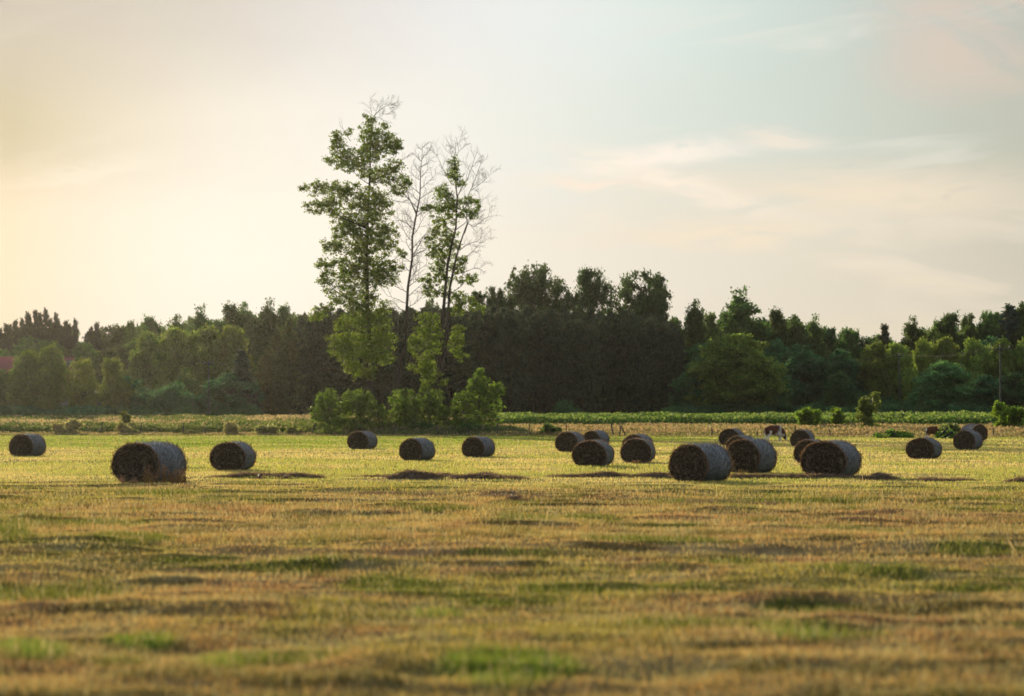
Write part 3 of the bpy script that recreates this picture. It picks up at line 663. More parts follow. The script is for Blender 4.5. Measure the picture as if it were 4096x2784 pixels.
# broken timbers
def timber(ax, ay, bx, by, label, Y=188.0, w=.16):
    a, b = at(ax, ay, Y), at(bx, by, Y); c = (a + b) / 2; mb = MB(); d = b - a; L_ = np.linalg.norm(d); d /= L_
    s = np.array([0, 1.0, 0]); n_ = np.cross(d, s); rot = np.stack([d, s, n_], 1)
    mb.box((0, 0, 0), (L_, w * .7, w), rot); mb.box(d * L_ * .3 + n_ * w * .5, (L_ * .3, w * .5, w * .3), rot)
    tag(link('broken_timber', mb.mesh('broken_timber', M_DARKW), None, c), label, 'timber')
M_DARKW = simplemat('dark rotten wood', (0.035, 0.03, 0.035), 0.9, 14, .4, .4)
timber(3758, 1744, 3788, 1714, 'broken dark timber standing up steeply beside the brown cow')
timber(3772, 1750, 3810, 1727, 'broken dark timber lying lower, left of the far right bales', 187.6)

# ------------------------------------------------------------------ trees: prototypes
def lush(blobs, trunk_pts, trunk_r, dens, size, col, seed, sub_r=.35, per=30, limb_r=.08, warm=.12, v=.22, mat=None, bark=None, aspect=1.0, center=None, skip_limb=0):
    rg = np.random.default_rng(seed)
    P = clump_points(blobs, dens, rg, sub_r, per)
    cm = MB(); V, Fc = leaf_quads(P, size, rg, aspect, 0.1)
    # whole sprays differ a little in pigment
    k = np.repeat(1 + 0.16 * rg.normal(size=(len(P) // per + 1, 1)), per, 0)[:len(P)]
    c = jitter_cols(len(P), col, rg, v, warm) * np.repeat(np.clip(k, .6, 1.5), 4, 0)
    cm.add(V, Fc, c)
    tm = MB(); tp = np.asarray(trunk_pts, float); tm.tube(tp, trunk_r, 8 if False else 6)
    zs = tp[:, 2]
    for i, b in enumerate(blobs):
        e = np.array(b[:3]); hd = math.hypot(e[0] - np.interp(e[2], zs, tp[:, 0]), e[1] - np.interp(e[2], zs, tp[:, 1]))
        if hd < 0.3 or (skip_limb and i % skip_limb): continue
        z0 = max(zs[0] + 0.12 * (zs[-1] - zs[0]), min(e[2] - 0.55 * hd - 0.4, zs[-1] * .98)); 
        s = np.array([np.interp(z0, zs, tp[:, 0]), np.interp(z0, zs, tp[:, 1]), z0])
        n = 7; pth = bez(s, e, -0.08 * hd, n) + rg.normal(size=(n, 3)) * 0.05 * np.linspace(0, 1, n)[:, None]
        r0 = min(limb_r * (0.6 + hd * 0.25), np.interp(z0, zs, trunk_r) * .6)
        tm.tube(pth, np.linspace(r0, .012, n), 4, cap=False)
    return cm.mesh('crown', mat or M_LEAF), tm.mesh('trunk', bark or M_BARK, True)
def env_blobs(Hh, W, z0, n, rg, shape, r=(.11, .2)):
    """clump centres inside a lumpy envelope; shape(t) gives the half width at relative height t"""
    out = []
    lob = rg.random(6) * 6
    while len(out) < n:
        t = rg.random(); a = rg.random() * 2 * np.pi
        w = shape(t) * (1 + .18 * math.sin(2 * a + lob[0]) + .12 * math.sin(3 * a + lob[1] + 5 * t))
        q = rg.random() ** .5
        if rg.random() > shape(t) + .15: continue
        rr = (r[0] + (r[1] - r[0]) * rg.random()) * W * (.55 + .6 * shape(t))
        out.append((math.cos(a) * w * W / 2 * q, math.sin(a) * w * W / 2 * q, z0 + t * (Hh - z0 - rr * .5), rr, rr, rr * .7))
    return out
round_shape = lambda t: math.sqrt(max(0.02, 1 - (2 * t - .85) ** 2 / 1.35)) if t < .95 else .35
tall_shape = lambda t: (0.55 + .5 * math.sin(min(1, t * 1.5) * math.pi / 2)) * (1 - max(0, t - .5) / .56) ** .55 + .04
cone_shape = lambda t: (1 - t) ** .62 * (.8 + .2 * min(1, t * 6)) + .05
oak_shape = lambda t: math.sqrt(max(0.04, 1 - max(0, (t - .5) / .53) ** 2)) * min(1, .5 + 1.6 * t)
def proto_leafy(seed, col, Hh=18, W=11, shape=round_shape, n=95, z0=2.0, dens=70, size=.36, r=(.11, .2)):
    rg = np.random.default_rng(seed); bl = env_blobs(Hh, W, z0, n, rg, shape, r)
    tp = [(0, 0, -.5), (.1, 0, 2), (rg.normal() * .3, rg.normal() * .3, Hh * .5), (rg.normal() * .5, rg.normal() * .4, Hh * .93)]
    return lush(bl, tp, np.array([.32, .26, .16, .03]), dens, size, col, seed, .5, 24, .07)
def proto_pine(seed, Hh=18, W=5.5, zc=.28, col=(.060, .082, .055), tip=False):
    rg = np.random.default_rng(seed); tm = MB(); tp = np.array([(0, 0, -.5), (.05, 0, Hh * .3), (rg.normal() * .15, rg.normal() * .15, Hh * .7), (0, 0, Hh * .98)])
    tm.tube(tp, [.2, .17, .1, .02], 6); Ps = []; Ds = []
    nb = 85 if tip else 150
    for i in range(nb):
        t = zc + (1 - zc) * (i + rg.random()) / nb; z = Hh * t; q = (t - zc) / (1 - zc)
        ln = W / 2 * (min(1, .35 + q * 2.6)) * ((1 - q) ** .75 * (.4 + .9 * rg.random()) if tip else (1 - q ** 2.2) ** .8 * (.65 + .5 * rg.random())) + (.12 if tip else .25)
        a = rg.random() * 2 * np.pi; rise = (.05 + .75 * q) * ln
        d = np.array([math.cos(a), math.sin(a), 0]); s = np.array([0, 0, z]); e = s + d * ln + [0, 0, rise]
        if i % 2 == 0: tm.tube(bez(s, e, -.1 * ln, 4), [.035, .028, .02, .01], 4, cap=False)
        m = int(46 * (0.5 + ln)); f = .25 + .75 * rg.random(m) ** .6
        p = s + (e - s) * f[:, None] + rg.normal(size=(m, 3)) * np.array([.24, .24, .13])
        Ps.append(p); Ds.append(np.tile(d * .7 + [0, 0, .5 + .8 * q], (m, 1)))
    # leading shoots: spiky tip
    for _ in range(5):
        a = rg.random() * 6.28; rr = rg.random() * .5; s = np.array([math.cos(a) * rr, math.sin(a) * rr, Hh * .93]); m = 40
        p = s + np.stack([rg.normal(size=m) * .12, rg.normal(size=m) * .12, rg.random(m) * Hh * (.05 + .06 * rg.random())], 1); Ps.append(p); Ds.append(np.tile([0, 0, 1.5], (m, 1)))
    P = np.concatenate(Ps); D = np.concatenate(Ds); cm = MB(); V, Fc = leaf_quads(P, .17, rg, 2.6, 0, .4, D); cm.add(V, Fc, jitter_cols(len(P), col, rg, .4, .2))
    return cm.mesh('crown', M_NEED), tm.mesh('trunk', M_PBARK, True)
def proto_spruce(seed, Hh=12, W=4, col=(.065, .10, .08)):
    rg = np.random.default_rng(seed); tm = MB(); tm.tube([(0, 0, -.4), (0, 0, Hh * .5), (0, 0, Hh * .98)], [.16, .1, .02], 6); Ps = []; Ds = []
    for i in range(170):
        q = (i + rg.random()) / 170; z = Hh * (.06 + .92 * q); ln = W / 2 * (1 - q) ** .7 * (.8 + .35 * rg.random()) + .12; a = rg.random() * 6.283
        d = np.array([math.cos(a), math.sin(a), 0]); s = np.array([0, 0, z]); e = s + d * ln + [0, 0, -.25 * ln]; m = int(34 * (.4 + ln)); f = rg.random(m) ** .7
        Ps.append(s + (e - s) * f[:, None] + rg.normal(size=(m, 3)) * [.12, .12, .08]); Ds.append(np.tile(d + [0, 0, -.1], (m, 1)))
    P = np.concatenate(Ps); cm = MB(); V, Fc = leaf_quads(P, .17, rg, 2.2, 0, .4, np.concatenate(Ds)); cm.add(V, Fc, jitter_cols(len(P), col, rg, .25, .1))
    return cm.mesh('crown', M_NEED), tm.mesh('trunk', M_PBARK, True)
DARK = (.055, .088, .034); MID = (.078, .135, .042); YEL = (.18, .24, .055); GRN = (.06, .145, .066)  # YEL: yellow-green leaves, also painting some crowns brighter as if sunlit
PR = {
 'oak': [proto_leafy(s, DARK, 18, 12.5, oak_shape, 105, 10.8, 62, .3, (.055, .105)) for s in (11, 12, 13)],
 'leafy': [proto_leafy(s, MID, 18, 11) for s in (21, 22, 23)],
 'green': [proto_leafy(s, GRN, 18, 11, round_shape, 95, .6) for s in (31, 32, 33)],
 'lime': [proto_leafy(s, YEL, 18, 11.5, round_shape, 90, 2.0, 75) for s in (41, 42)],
 'tall': [proto_leafy(s, MID, 18, 8.5, tall_shape, 115, 1.0, 62, .32) for s in (51, 52, 53)],
 'cone': [proto_leafy(s, MID, 18, 10, cone_shape, 110, 1.0, 66, .32) for s in (54, 55, 56)],
 'limetall': [proto_leafy(58, YEL, 18, 8.5, tall_shape, 100, .8, 75, .3)],
 'pine': [proto_pine(61, zc=.12), proto_pine(62, zc=.30), proto_pine(63, zc=.06), proto_pine(64, zc=.24)],
 'tippine': [proto_pine(s, 18, 5.0, .3, (.042, .058, .036), True) for s in (65, 66, 67)],
 'edgepine': [proto_pine(s, 18, 7, .04, (.10, .12, .05)) for s in (71, 72)],  # pine copy with paler needles, sunlight painted into the pigment
 'spruce': [proto_spruce(81)],
 'bush': [proto_leafy(s, GRN, 6, 7.5, round_shape, 60, .3, 80, .24) for s in (91, 92, 93)],
}
NAMES = {'oak': 'oak_tree', 'leafy': 'leafy_tree', 'green': 'leafy_tree', 'lime': 'round_tree', 'tall': 'tall_tree', 'cone': 'tall_tree', 'limetall': 'tall_tree', 'pine': 'pine_tree', 'edgepine': 'pine_tree', 'tippine': 'pine_tree', 'spruce': 'spruce_tree', 'bush': 'bush'}
BASEH = {'spruce': 12, 'bush': 6}; BASEW = {'oak': 12.5, 'leafy': 11, 'green': 11, 'lime': 11.5, 'tall': 8.5, 'cone': 10, 'limetall': 8.5, 'pine': 5.5, 'edgepine': 7, 'tippine': 5, 'spruce': 4, 'bush': 7.5}
_cnt = [0]
def tree(kind, sx, sy, w, Y, label, group=None, cat='tree'):
    """sx: photograph column, sy: row of the top, w: width in photograph pixels, Y: distance"""
    _cnt[0] += 1; k = _cnt[0]
    x = (sx - 2048) / F * Y; zt = CAMZ + (HY - sy) / F * Y; zg = Hs(x, Y); h = zt - zg; wm = w / F * Y * (1.35 if kind == 'tall' and Y > 415 else 1.0)
    root = empty(NAMES[kind], (x, Y, zg), (k * 2.399) % 6.283)
    root.scale = (wm / BASEW[kind] * 1.0, wm / BASEW[kind] * 1.0, h / BASEH.get(kind, 18) * (1.0 if kind != 'pine' else .97))
    cmesh, tmesh = PR[kind][k % len(PR[kind])]
    link('crown', cmesh, root); link('trunk' if kind != 'bush' else 'stem', tmesh, root)
    tag(root, label, 'bush' if kind == 'bush' else cat, group); return root

# --- left wood, back to front
rg = np.random.default_rng(100)
G_L = 'trees of the dark wood behind the house and the left meadow'; L_L = 'dark tree in the wood along the left horizon'
def prof(x, pts):
    return float(np.interp(x, [p[0] for p in pts], [p[1] for p in pts]))
SKY_L = [(-200, 1320), (0, 1315), (60, 1300), (120, 1285), (240, 1290), (300, 1310), (430, 1312), (520, 1300), (620, 1290), (760, 1285), (900, 1262), (1000, 1258), (1200, 1258), (1340, 1262)]
SKY_L = [(a, b - 8) for a, b in SKY_L]
for i, sx in enumerate(np.arange(-150, 1330, 62)):
    tree('leafy' if sx > 380 else ('pine', 'leafy')[i % 2], sx + rg.normal() * 8, prof(sx, SKY_L) + rg.random() * 26, 150 if sx > 380 or i % 2 else 105, 455 + rg.random() * 30, L_L, G_L)
for i, sx in enumerate(np.arange(-120, 1000, 74)):
    tree('leafy', sx + rg.normal() * 10, prof(sx, SKY_L) + 55 + rg.random() * 50, 170, 428 + rg.random() * 14, L_L, G_L)
# pine tips over the left skyline
for sx, sy, lab in [(22, 1300, 'first'), (60, 1288, ''), (108, 1258, ''), (140, 1247, ''), (180, 1243, ''), (222, 1262, ''), (262, 1288, ''), (298, 1285, ''), (385, 1298, '')]:
    tree('tippine', sx - 22, sy + 14 + 10 * rg.random(), 60, 450, 'spiky pine tip rising over the far left skyline', 'pine tips over the far left skyline', 'pine')
    tree('tippine', sx, sy, 72, 448, 'spiky pine tip rising over the far left skyline', 'pine tips over the far left skyline', 'pine')
tree('leafy', 520, 1282, 60, 450, 'thin topped tree alone on the left skyline above the maple row')
tree('cone', 603, 1258, 150, 452, 'small rounded tree on the left skyline, first right of the thin topped one')
tree('cone', 702, 1246, 150, 452, 'rounded see through tree on the left skyline, second of three')
tree('cone', 805, 1222, 185, 452, 'pale feathery tree on the left skyline, tallest of three')
tree('cone', 925, 1205, 150, 450, 'feathery tree on the skyline, left one of the group left of the poplars')
tree('cone', 982, 1196, 150, 455, 'highest feathery tree on the skyline left of the poplars')
tree('cone', 1080, 1199, 175, 452, 'broad topped feathery tree on the skyline nearest the poplars on their left')
tree('cone', 1135, 1212, 130, 452, 'feathery tree on the skyline half behind the broad topped one')
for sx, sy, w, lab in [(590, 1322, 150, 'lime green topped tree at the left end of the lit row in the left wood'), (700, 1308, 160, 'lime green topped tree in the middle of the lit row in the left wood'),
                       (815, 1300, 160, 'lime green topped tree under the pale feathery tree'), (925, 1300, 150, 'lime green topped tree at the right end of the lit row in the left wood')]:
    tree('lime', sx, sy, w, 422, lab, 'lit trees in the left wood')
# garden trees
tree('lime', 112, 1400, 165, 372, 'large maple before the red roof, left half of the double crown', cat='maple')
tree('lime', 205, 1378, 118, 371, 'large maple before the red roof, taller right half of the double crown', cat='maple')
tree('leafy', 10, 1480, 120, 374, 'dull green tree cut by the left edge below the red roof')
tree('limetall', 328, 1430, 125, 370, 'columnar garden tree just right of the red roof', cat='tree')
tree('limetall', 455, 1426, 110, 371, 'columnar garden tree with a pointed top, second right of the red roof')
tree('green', 500, 1505, 170, 374, 'low dark tree leaning on the second columnar garden tree')
tree('bush', 700, 1530, 150, 368, 'round bush standing alone in the left garden')
tree('bush', 625, 1580, 110, 370, 'low bush left of the round garden bush'); tree('bush', 800, 1575, 130, 371, 'low bush right of the round garden bush')
tree('spruce', 967, 1397, 165, 368, 'small blue grey spruce with a sharp tip', cat='spruce')
tree('green', 930, 1490, 210, 369, 'broad rounded shrubby tree below the blue grey spruce')
tree('leafy', 850, 1540, 120, 370, 'dark bushy tree below the left utility pole'); tree('tall', 745, 1470, 90, 385, 'thin dark garden tree behind the round bush')
for i, sx in enumerate(np.arange(-60, 1050, 62)):
    tree('bush', sx, 1612 + rg.random() * 22, 120, 362 + rg.random() * 5, 'low dark hedge bush along the foot of the left wood', 'hedge bushes along the left wood')
# --- the dense pine stand behind the poplars
G_P = 'pines of the dense stand behind the poplars'; L_P = 'dark pine in the dense stand behind the poplars'
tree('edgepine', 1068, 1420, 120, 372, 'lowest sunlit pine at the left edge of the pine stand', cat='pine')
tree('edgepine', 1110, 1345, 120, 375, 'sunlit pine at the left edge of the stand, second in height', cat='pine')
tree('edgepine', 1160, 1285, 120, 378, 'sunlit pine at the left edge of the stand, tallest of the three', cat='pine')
SKY_P = [(1190, 1240), (1300, 1232), (1700, 1218), (1850, 1212), (1930, 1216), (2200, 1222), (2400, 1240), (2560, 1232), (2640, 1262), (2720, 1300)]
for row, (Y, dy) in enumerate([(384, 22), (396, 4), (408, 0), (424, 8)]):
    for i, sx in enumerate(np.arange(1195 + row * 13, 2700, 47)):
        tree('pine', sx + rg.normal() * 6, prof(sx, SKY_P) + dy + abs(rg.normal()) * 20, 108 + rg.random() * 20, Y + rg.normal() * 2, L_P, G_P, 'pine')
for i, sx in enumerate(np.arange(1150, 2800, 70)):
    tree('green', sx, prof(sx, SKY_P) + 60 + rg.random() * 60, 170, 452 + rg.random() * 20, 'dark leafy tree in the depth of the wood behind the pine trunks', 'leafy trees deep behind the pine trunks')
# undergrowth beneath
for i, sx in enumerate(np.arange(1180, 2760, 90)):
    tree('bush', sx + rg.normal() * 15, 1625 + rg.random() * 22, 90, 388 + rg.random() * 20, 'low shrub in the shade under the pine stand', 'shrubs under the pine stand')
tree('bush', 2265, 1595, 90, 378, 'grey green shrub before the pine trunks')
# tall trees over the pine stand
tree('tall', 1735, 1190, 90, 440, 'pale feathery tree top showing between the bare tree and the twin poplar')
tree('tall', 1905, 1165, 120, 440, 'grey feathery tree top left of the oaks')
tree('oak', 1980, 1148, 130, 438, 'lower oak crown at the left shoulder of the first tall oak', cat='oak')
tree('oak', 2130, 1060, 250, 436, 'tall wide oak over the pines, leftmost of the three', cat='oak')
tree('oak', 2358, 1070, 190, 436, 'tall open crowned oak over the pines, middle of the three', cat='oak')
tree('oak', 2575, 1086, 262, 436, 'tall oak with spreading right side, rightmost of the three over the pines', cat='oak')
tree('leafy', 2240, 1195, 110, 440, 'small tree filling the dip between the first two tall oaks')
# --- right wood
G_R = 'trees of the green wood at the right'; L_R = 'green tree in the wood along the right horizon'
SKY_R = [(2640, 1262), (2740, 1250), (2860, 1240), (3100, 1262), (3180, 1280), (3300, 1300), (3400, 1335), (3560, 1340), (3700, 1320), (3850, 1290), (3960, 1270), (4040, 1262), (4300, 1240)]
SKY_R = [(a, b - 12) for a, b in SKY_R]
for i, sx in enumerate(np.arange(2640, 4280, 66)):
    tree(('green', 'leafy')[i % 2], sx + rg.normal() * 12, prof(sx, SKY_R) + rg.random() * 22, 165, 432 + rg.random() * 25, L_R, G_R)
for i, sx in enumerate(np.arange(2690, 4260, 82)):
    tree('green', sx + rg.normal() * 14, prof(sx, SKY_R) + 95 + rg.random() * 60, 190, 404 + rg.random() * 16, L_R, G_R)
for i, sx in enumerate(np.arange(2700, 4260, 78)):
    tree(('green', 'bush')[i % 2], sx + rg.normal() * 14, 1540 + rg.random() * 60, 170, 386 + rg.random() * 12, 'low leafy tree at the foot of the right wood', 'low trees at the foot of the right wood')
tree('cone', 2780, 1184, 150, 425, 'slender birch like tree left of the big dark maple')
tree('cone', 2968, 1153, 280, 422, 'big dark pointed maple, highest crown of the right wood')
tree('cone', 3110, 1226, 130, 425, 'ragged tree top at the right shoulder of the big dark maple')
tree('cone', 3185, 1248, 160, 428, 'feathery tree second right of the big dark maple')
tree('cone', 3265, 1262, 140, 428, 'feathery loose crowned tree before the dip in the right skyline')
tree('leafy', 3400, 1304, 110, 430, 'rounded tree on the low part of the right skyline')
tree('tippine', 3540, 1305, 110, 425, 'lone dark pine tip over the right wood', cat='pine')
tree('cone', 3655, 1268, 200, 420, 'broad pointed tree on the right skyline right of the lone pine')
tree('cone', 3795, 1244, 210, 418, 'tall bushy tree with a pointed top on the right skyline')
tree('leafy', 3870, 1262, 130, 422, 'dark tree beside the tall bushy one on the right skyline')
tree('leafy', 3965, 1246, 150, 420, 'wide dark tree near the right end of the skyline')
tree('spruce', 4042, 1213, 220, 418, 'dark spruce tip over the right end of the skyline', cat='spruce')
tree('leafy', 4105, 1215, 150, 418, 'high tree cut by the right edge of the photo')
tree('lime', 2935, 1333, 300, 372, 'big round sunlit tree standing before the right wood')
tree('green', 2800, 1470, 220, 377, 'dark tree leaning against the left of the big round sunlit tree')
tree('green', 3060, 1425, 150, 378, 'tree at the right flank of the big round sunlit tree')
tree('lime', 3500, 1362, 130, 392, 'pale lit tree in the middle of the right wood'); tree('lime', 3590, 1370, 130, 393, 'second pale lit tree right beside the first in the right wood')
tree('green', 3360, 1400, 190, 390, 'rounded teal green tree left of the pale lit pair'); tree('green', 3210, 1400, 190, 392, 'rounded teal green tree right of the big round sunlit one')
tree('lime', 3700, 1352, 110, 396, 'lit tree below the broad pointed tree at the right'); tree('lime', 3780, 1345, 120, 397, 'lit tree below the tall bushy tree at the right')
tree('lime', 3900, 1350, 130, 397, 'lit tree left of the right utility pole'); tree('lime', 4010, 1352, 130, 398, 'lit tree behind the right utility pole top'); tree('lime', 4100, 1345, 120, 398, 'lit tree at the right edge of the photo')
tree('green', 3770, 1440, 250, 374, 'large dark rounded tree low in the right wood'); tree('green', 3940, 1500, 160, 373, 'teal green shrubby tree left of the right utility pole foot')
tree('green', 4060, 1490, 170, 372, 'teal green shrubby tree right of the right utility pole foot'); tree('green', 3360, 1480, 110, 376, 'small rounded teal green tree low in the right wood')
for i, sx in enumerate(np.arange(2700, 4200, 70)):
    tree('bush', sx, 1600 + rg.random() * 28, 130, 366 + rg.random() * 5, 'low dark bush along the foot of the right wood', 'bushes along the foot of the right wood')

# ------------------------------------------------------------------ the three tall trees (traced limb by limb), 240 m away
TY = 268.0
def W_(sx, sy, dy=0.0): p = at(sx, sy, TY + dy); return p
def blobs_from(lst, base, rgx, depth=1.0, sat=4):
    out = []; k = TY / F
    for (cx, cy, rx, ry) in lst:
        p = W_(cx, cy) - base
        out.append((p[0], rgx.normal() * 1.5 * depth, p[2], rx * k * .96, max(rx, ry) * k * .9, ry * k * .96))
        b = out[-1]
        for _ in range(sat):      # looser sprays round each mass
            a = rgx.random() * 6.283; q = .85 + .35 * rgx.random(); f = .16 + .16 * rgx.random()
            out.append((b[0] + math.cos(a) * b[3] * q, b[1] + rgx.normal() * b[4] * .4, b[2] + math.sin(a) * b[5] * q, b[3] * f, b[3] * f, b[5] * f))
    return out
B1 = [(1479,479,24,26),(1352,552,28,32),(1347,598,32,36),(1393,525,12,10),(1494,552,62,40),(1565,563,38,32),(1504,598,74,38),(1585,593,24,22),(1383,654,70,44),(1464,654,60,42),(1580,659,38,32),(1504,699,70,36),(1605,730,42,30),(1595,770,30,20),
 (1216,755,15,10),(1271,755,36,28),(1342,755,60,38),(1266,831,36,26),(1332,821,60,40),(1368,866,56,28),(1454,795,90,54),(1524,805,50,44),(1479,866,86,42),(1403,896,56,26),(1393,932,66,38),(1545,922,56,30),(1479,947,76,40),
 (1332,982,46,34),(1433,993,80,42),(1545,982,56,42),(1605,1008,18,16),(1302,1058,40,30),(1393,1058,76,40),(1504,1058,90,46),(1297,1124,36,22),(1403,1109,80,42),(1529,1109,80,42),(1407,1182,120,42),(1488,1231,80,44),(1262,1256,34,28),(1300,1231,34,18),
 (1434,1284,80,48),(1515,1300,60,44),(1370,1360,54,32),(1461,1365,108,46),(1542,1365,38,38),(1370,1408,54,30),(1488,1419,86,42),(1407,1462,34,30),(1456,1483,60,26),(1552,1435,28,20),(1540,500,14,8),(1480,515,44,22)]
B3 = [(1818,649,24,24),(1813,684,22,28),(1828,724,32,26),(1772,750,28,26),(1767,780,40,20),(1712,826,30,22),(1772,836,58,32),(1808,805,36,28),(1879,810,26,20),(1914,815,16,14),(1889,861,30,20),(1843,846,30,20),(1772,886,42,22),(1747,922,32,20),
 (1793,932,32,30),(1732,957,32,26),(1798,972,46,32),(1737,1003,32,26),(1783,1018,52,32),(1848,1048,20,20),(1747,1068,46,32),(1823,1073,32,22),(1707,1124,42,22),(1783,1109,52,26),(1874,1119,46,20),(1745,1165,60,24),(1822,1182,44,22),(1854,1209,46,24),
 (1908,1231,28,20),(1714,1279,48,34),(1832,1241,32,26),(1703,1327,54,34),(1671,1365,34,28),(1725,1376,58,34),(1832,1327,28,28),(1821,1381,32,34),(1843,1424,26,26),(1703,1430,42,28),(1682,1467,42,28),(1730,1483,42,28),(1714,1521,32,22),(1650,1387,12,16),(1778,1532,14,10)]
def twigs(mb, p, d, ln, r, lev, rg, up=.25, planar=.6):
    n = 5; pts = [p]; dd = d.copy()
    for i in range(n):
        dd = dd + rg.normal(size=3) * .13 * np.array([1, planar, 1]) + np.array([0, 0, up * .12]); dd /= np.linalg.norm(dd); pts.append(pts[-1] + dd * ln / n)
    pts = np.array(pts); mb.tube(pts, np.linspace(r, max(r * .35, .007), n + 1), 4, cap=False)
    if lev <= 0: return
    for i in range(1, n + 1):
        for _ in range(1):
            s = rg.choice([-1, 1]); a = R(22 + 30 * rg.random()) * s
            v = np.array([dd[0] * math.cos(a) + dd[2] * math.sin(a), dd[1] + rg.normal() * .35, -dd[0] * math.sin(a) + dd[2] * math.cos(a)]); v /= np.linalg.norm(v)
            twigs(mb, pts[i], v, ln * (.35 + .3 * rg.random()), max(r * .5, .012), lev - 1, rg, up, planar)
def path_w(lst, base, dys=None): return np.array([W_(a, b) - base + np.array([0, (dys[i] if dys else 0), 0]) for i, (a, b) in enumerate(lst)])
POP = (.13, .18, .042)
def hero1():
    base = W_(1480, 1705); base[2] = Hs(base[0], TY); rgx = np.random.default_rng(501)
    root = empty('poplar_tree', base); tag(root, 'tallest poplar in full leaf with a bare twiggy tip, left of the bare tree', 'poplar', 'tall trees by the fence')
    tp = path_w([(1482, 1720), (1480, 1560), (1476, 1400), (1468, 1200), (1466, 1000), (1470, 850), (1478, 680), (1480, 560), (1486, 470)], base)
    tp[0, 2] = -.3
    cm, tm = lush(blobs_from(B1, base, rgx), tp, np.array([.50, .40, .34, .28, .23, .18, .12, .08, .04]), 150, .215, POP, 502, .32, 16, .075, mat=M_POP, skip_limb=10)
    link('crown', cm, root); link('trunk', tm, root)
    mb = MB(); s = W_(1486, 470) - base
    mb.tube(path_w([(1486, 472), (1500, 450), (1525, 428), (1545, 415)], base), [.07, .055, .04, .02], 4, cap=False)
    for (a, b, dx, dz, l) in [(1500, 450, .2, 1, 3.0), (1510, 440, .6, .7, 3.2), (1530, 425, 1, .5, 3.2), (1545, 415, 1, .1, 2.6), (1548, 415, .8, -.9, 3.0), (1486, 470, -.25, 1, 4.2), (1520, 470, .5, -.5, 2.0), (1500, 465, 1, .1, 2.8), (1520, 450, 1, -.4, 2.4), (1555, 430, 1, .3, 2.8)]:
        v = np.array([dx, .1 * rgx.normal(), dz]); v /= np.linalg.norm(v); twigs(mb, W_(a, b) - base, v, l * .52, .024, 2, rgx)
    link('bare_twigs', mb.mesh('bare_twigs', M_BARK), root)
    # few bare limbs at the sides
    for (a, b, dx, dz, l) in [(1570, 800, 1, -.25, 3.4), (1600, 640, .8, .6, 1.6), (1400, 560, -.6, .8, 2.4), (1270, 850, -1, -.2, 2.0)]:
        v = np.array([dx, 0, dz]); v /= np.linalg.norm(v); mb = MB(); twigs(mb, W_(a, b) - base, v, l, .04, 1, rgx)
        link('bare_limb', mb.mesh('bare_limb', M_BARK), root)
def hero2():
    base = W_(1577, 1700); base[2] = Hs(base[0], TY); rgx = np.random.default_rng(511)
    root = empty('bare_tree', base); tag(root, 'slender dead tree without leaves between the two leafy poplars', 'dead tree', 'tall trees by the fence')
    pl = [(1570, 1720), (1577, 1597), (1601, 1446), (1620, 1392), (1625, 1258), (1631, 1150), (1648, 1033), (1648, 947), (1664, 856), (1679, 780), (1681, 679), (1687, 618), (1689, 563)]
    tp = path_w(pl, base); tp[0, 2] = -.3; rad = np.array([.28, .26, .24, .22, .21, .19, .16, .14, .12, .09, .06, .04, .012]); mb = MB(); mb.tube(tp, rad, 6)
    link('trunk', mb.mesh('trunk', M_BARK, True), root)
    mb = MB(); zs = tp[:, 2]
    for i in range(38):
        sy = 590 + (1330 - 590) * (i / 37) + rgx.normal() * 6; z = (HY - sy) / F * TY + CAMZ - base[2]
        p = np.array([np.interp(z, zs, tp[:, 0]), 0, z]); s = (-1) ** i if rgx.random() < .8 else -(-1) ** i
        l = (1.2 + 2.0 * math.sin(min(1, (sy - 560) / 420) * math.pi * .55)) * (.6 + .6 * rgx.random())
        a = R(38 + 22 * rgx.random()); v = np.array([s * math.sin(a), .5 * rgx.normal(), math.cos(a)]); v /= np.linalg.norm(v)
        twigs(mb, p, v, l, .05, 2 if l > 1.6 else 1, rgx)
    for lst in [[(1664, 856), (1640, 800), (1615, 770), (1590, 768)], [(1666, 850), (1635, 790), (1618, 740), (1610, 690)], [(1650, 1020), (1675, 980), (1695, 940)], [(1648, 1030), (1672, 1010), (1700, 1000)]]:
        pp = path_w(lst, base); mb.tube(pp, [.07, .05, .035, .02][:len(pp)], 4, cap=False)
        for q in pp[1:]: twigs(mb, q, np.array([pp[-1][0] - pp[0][0], rgx.normal(), 2.0]) / 4, 1.6, .03, 1, rgx)
    link('bare_twigs', mb.mesh('bare_twigs', M_BARK), root)
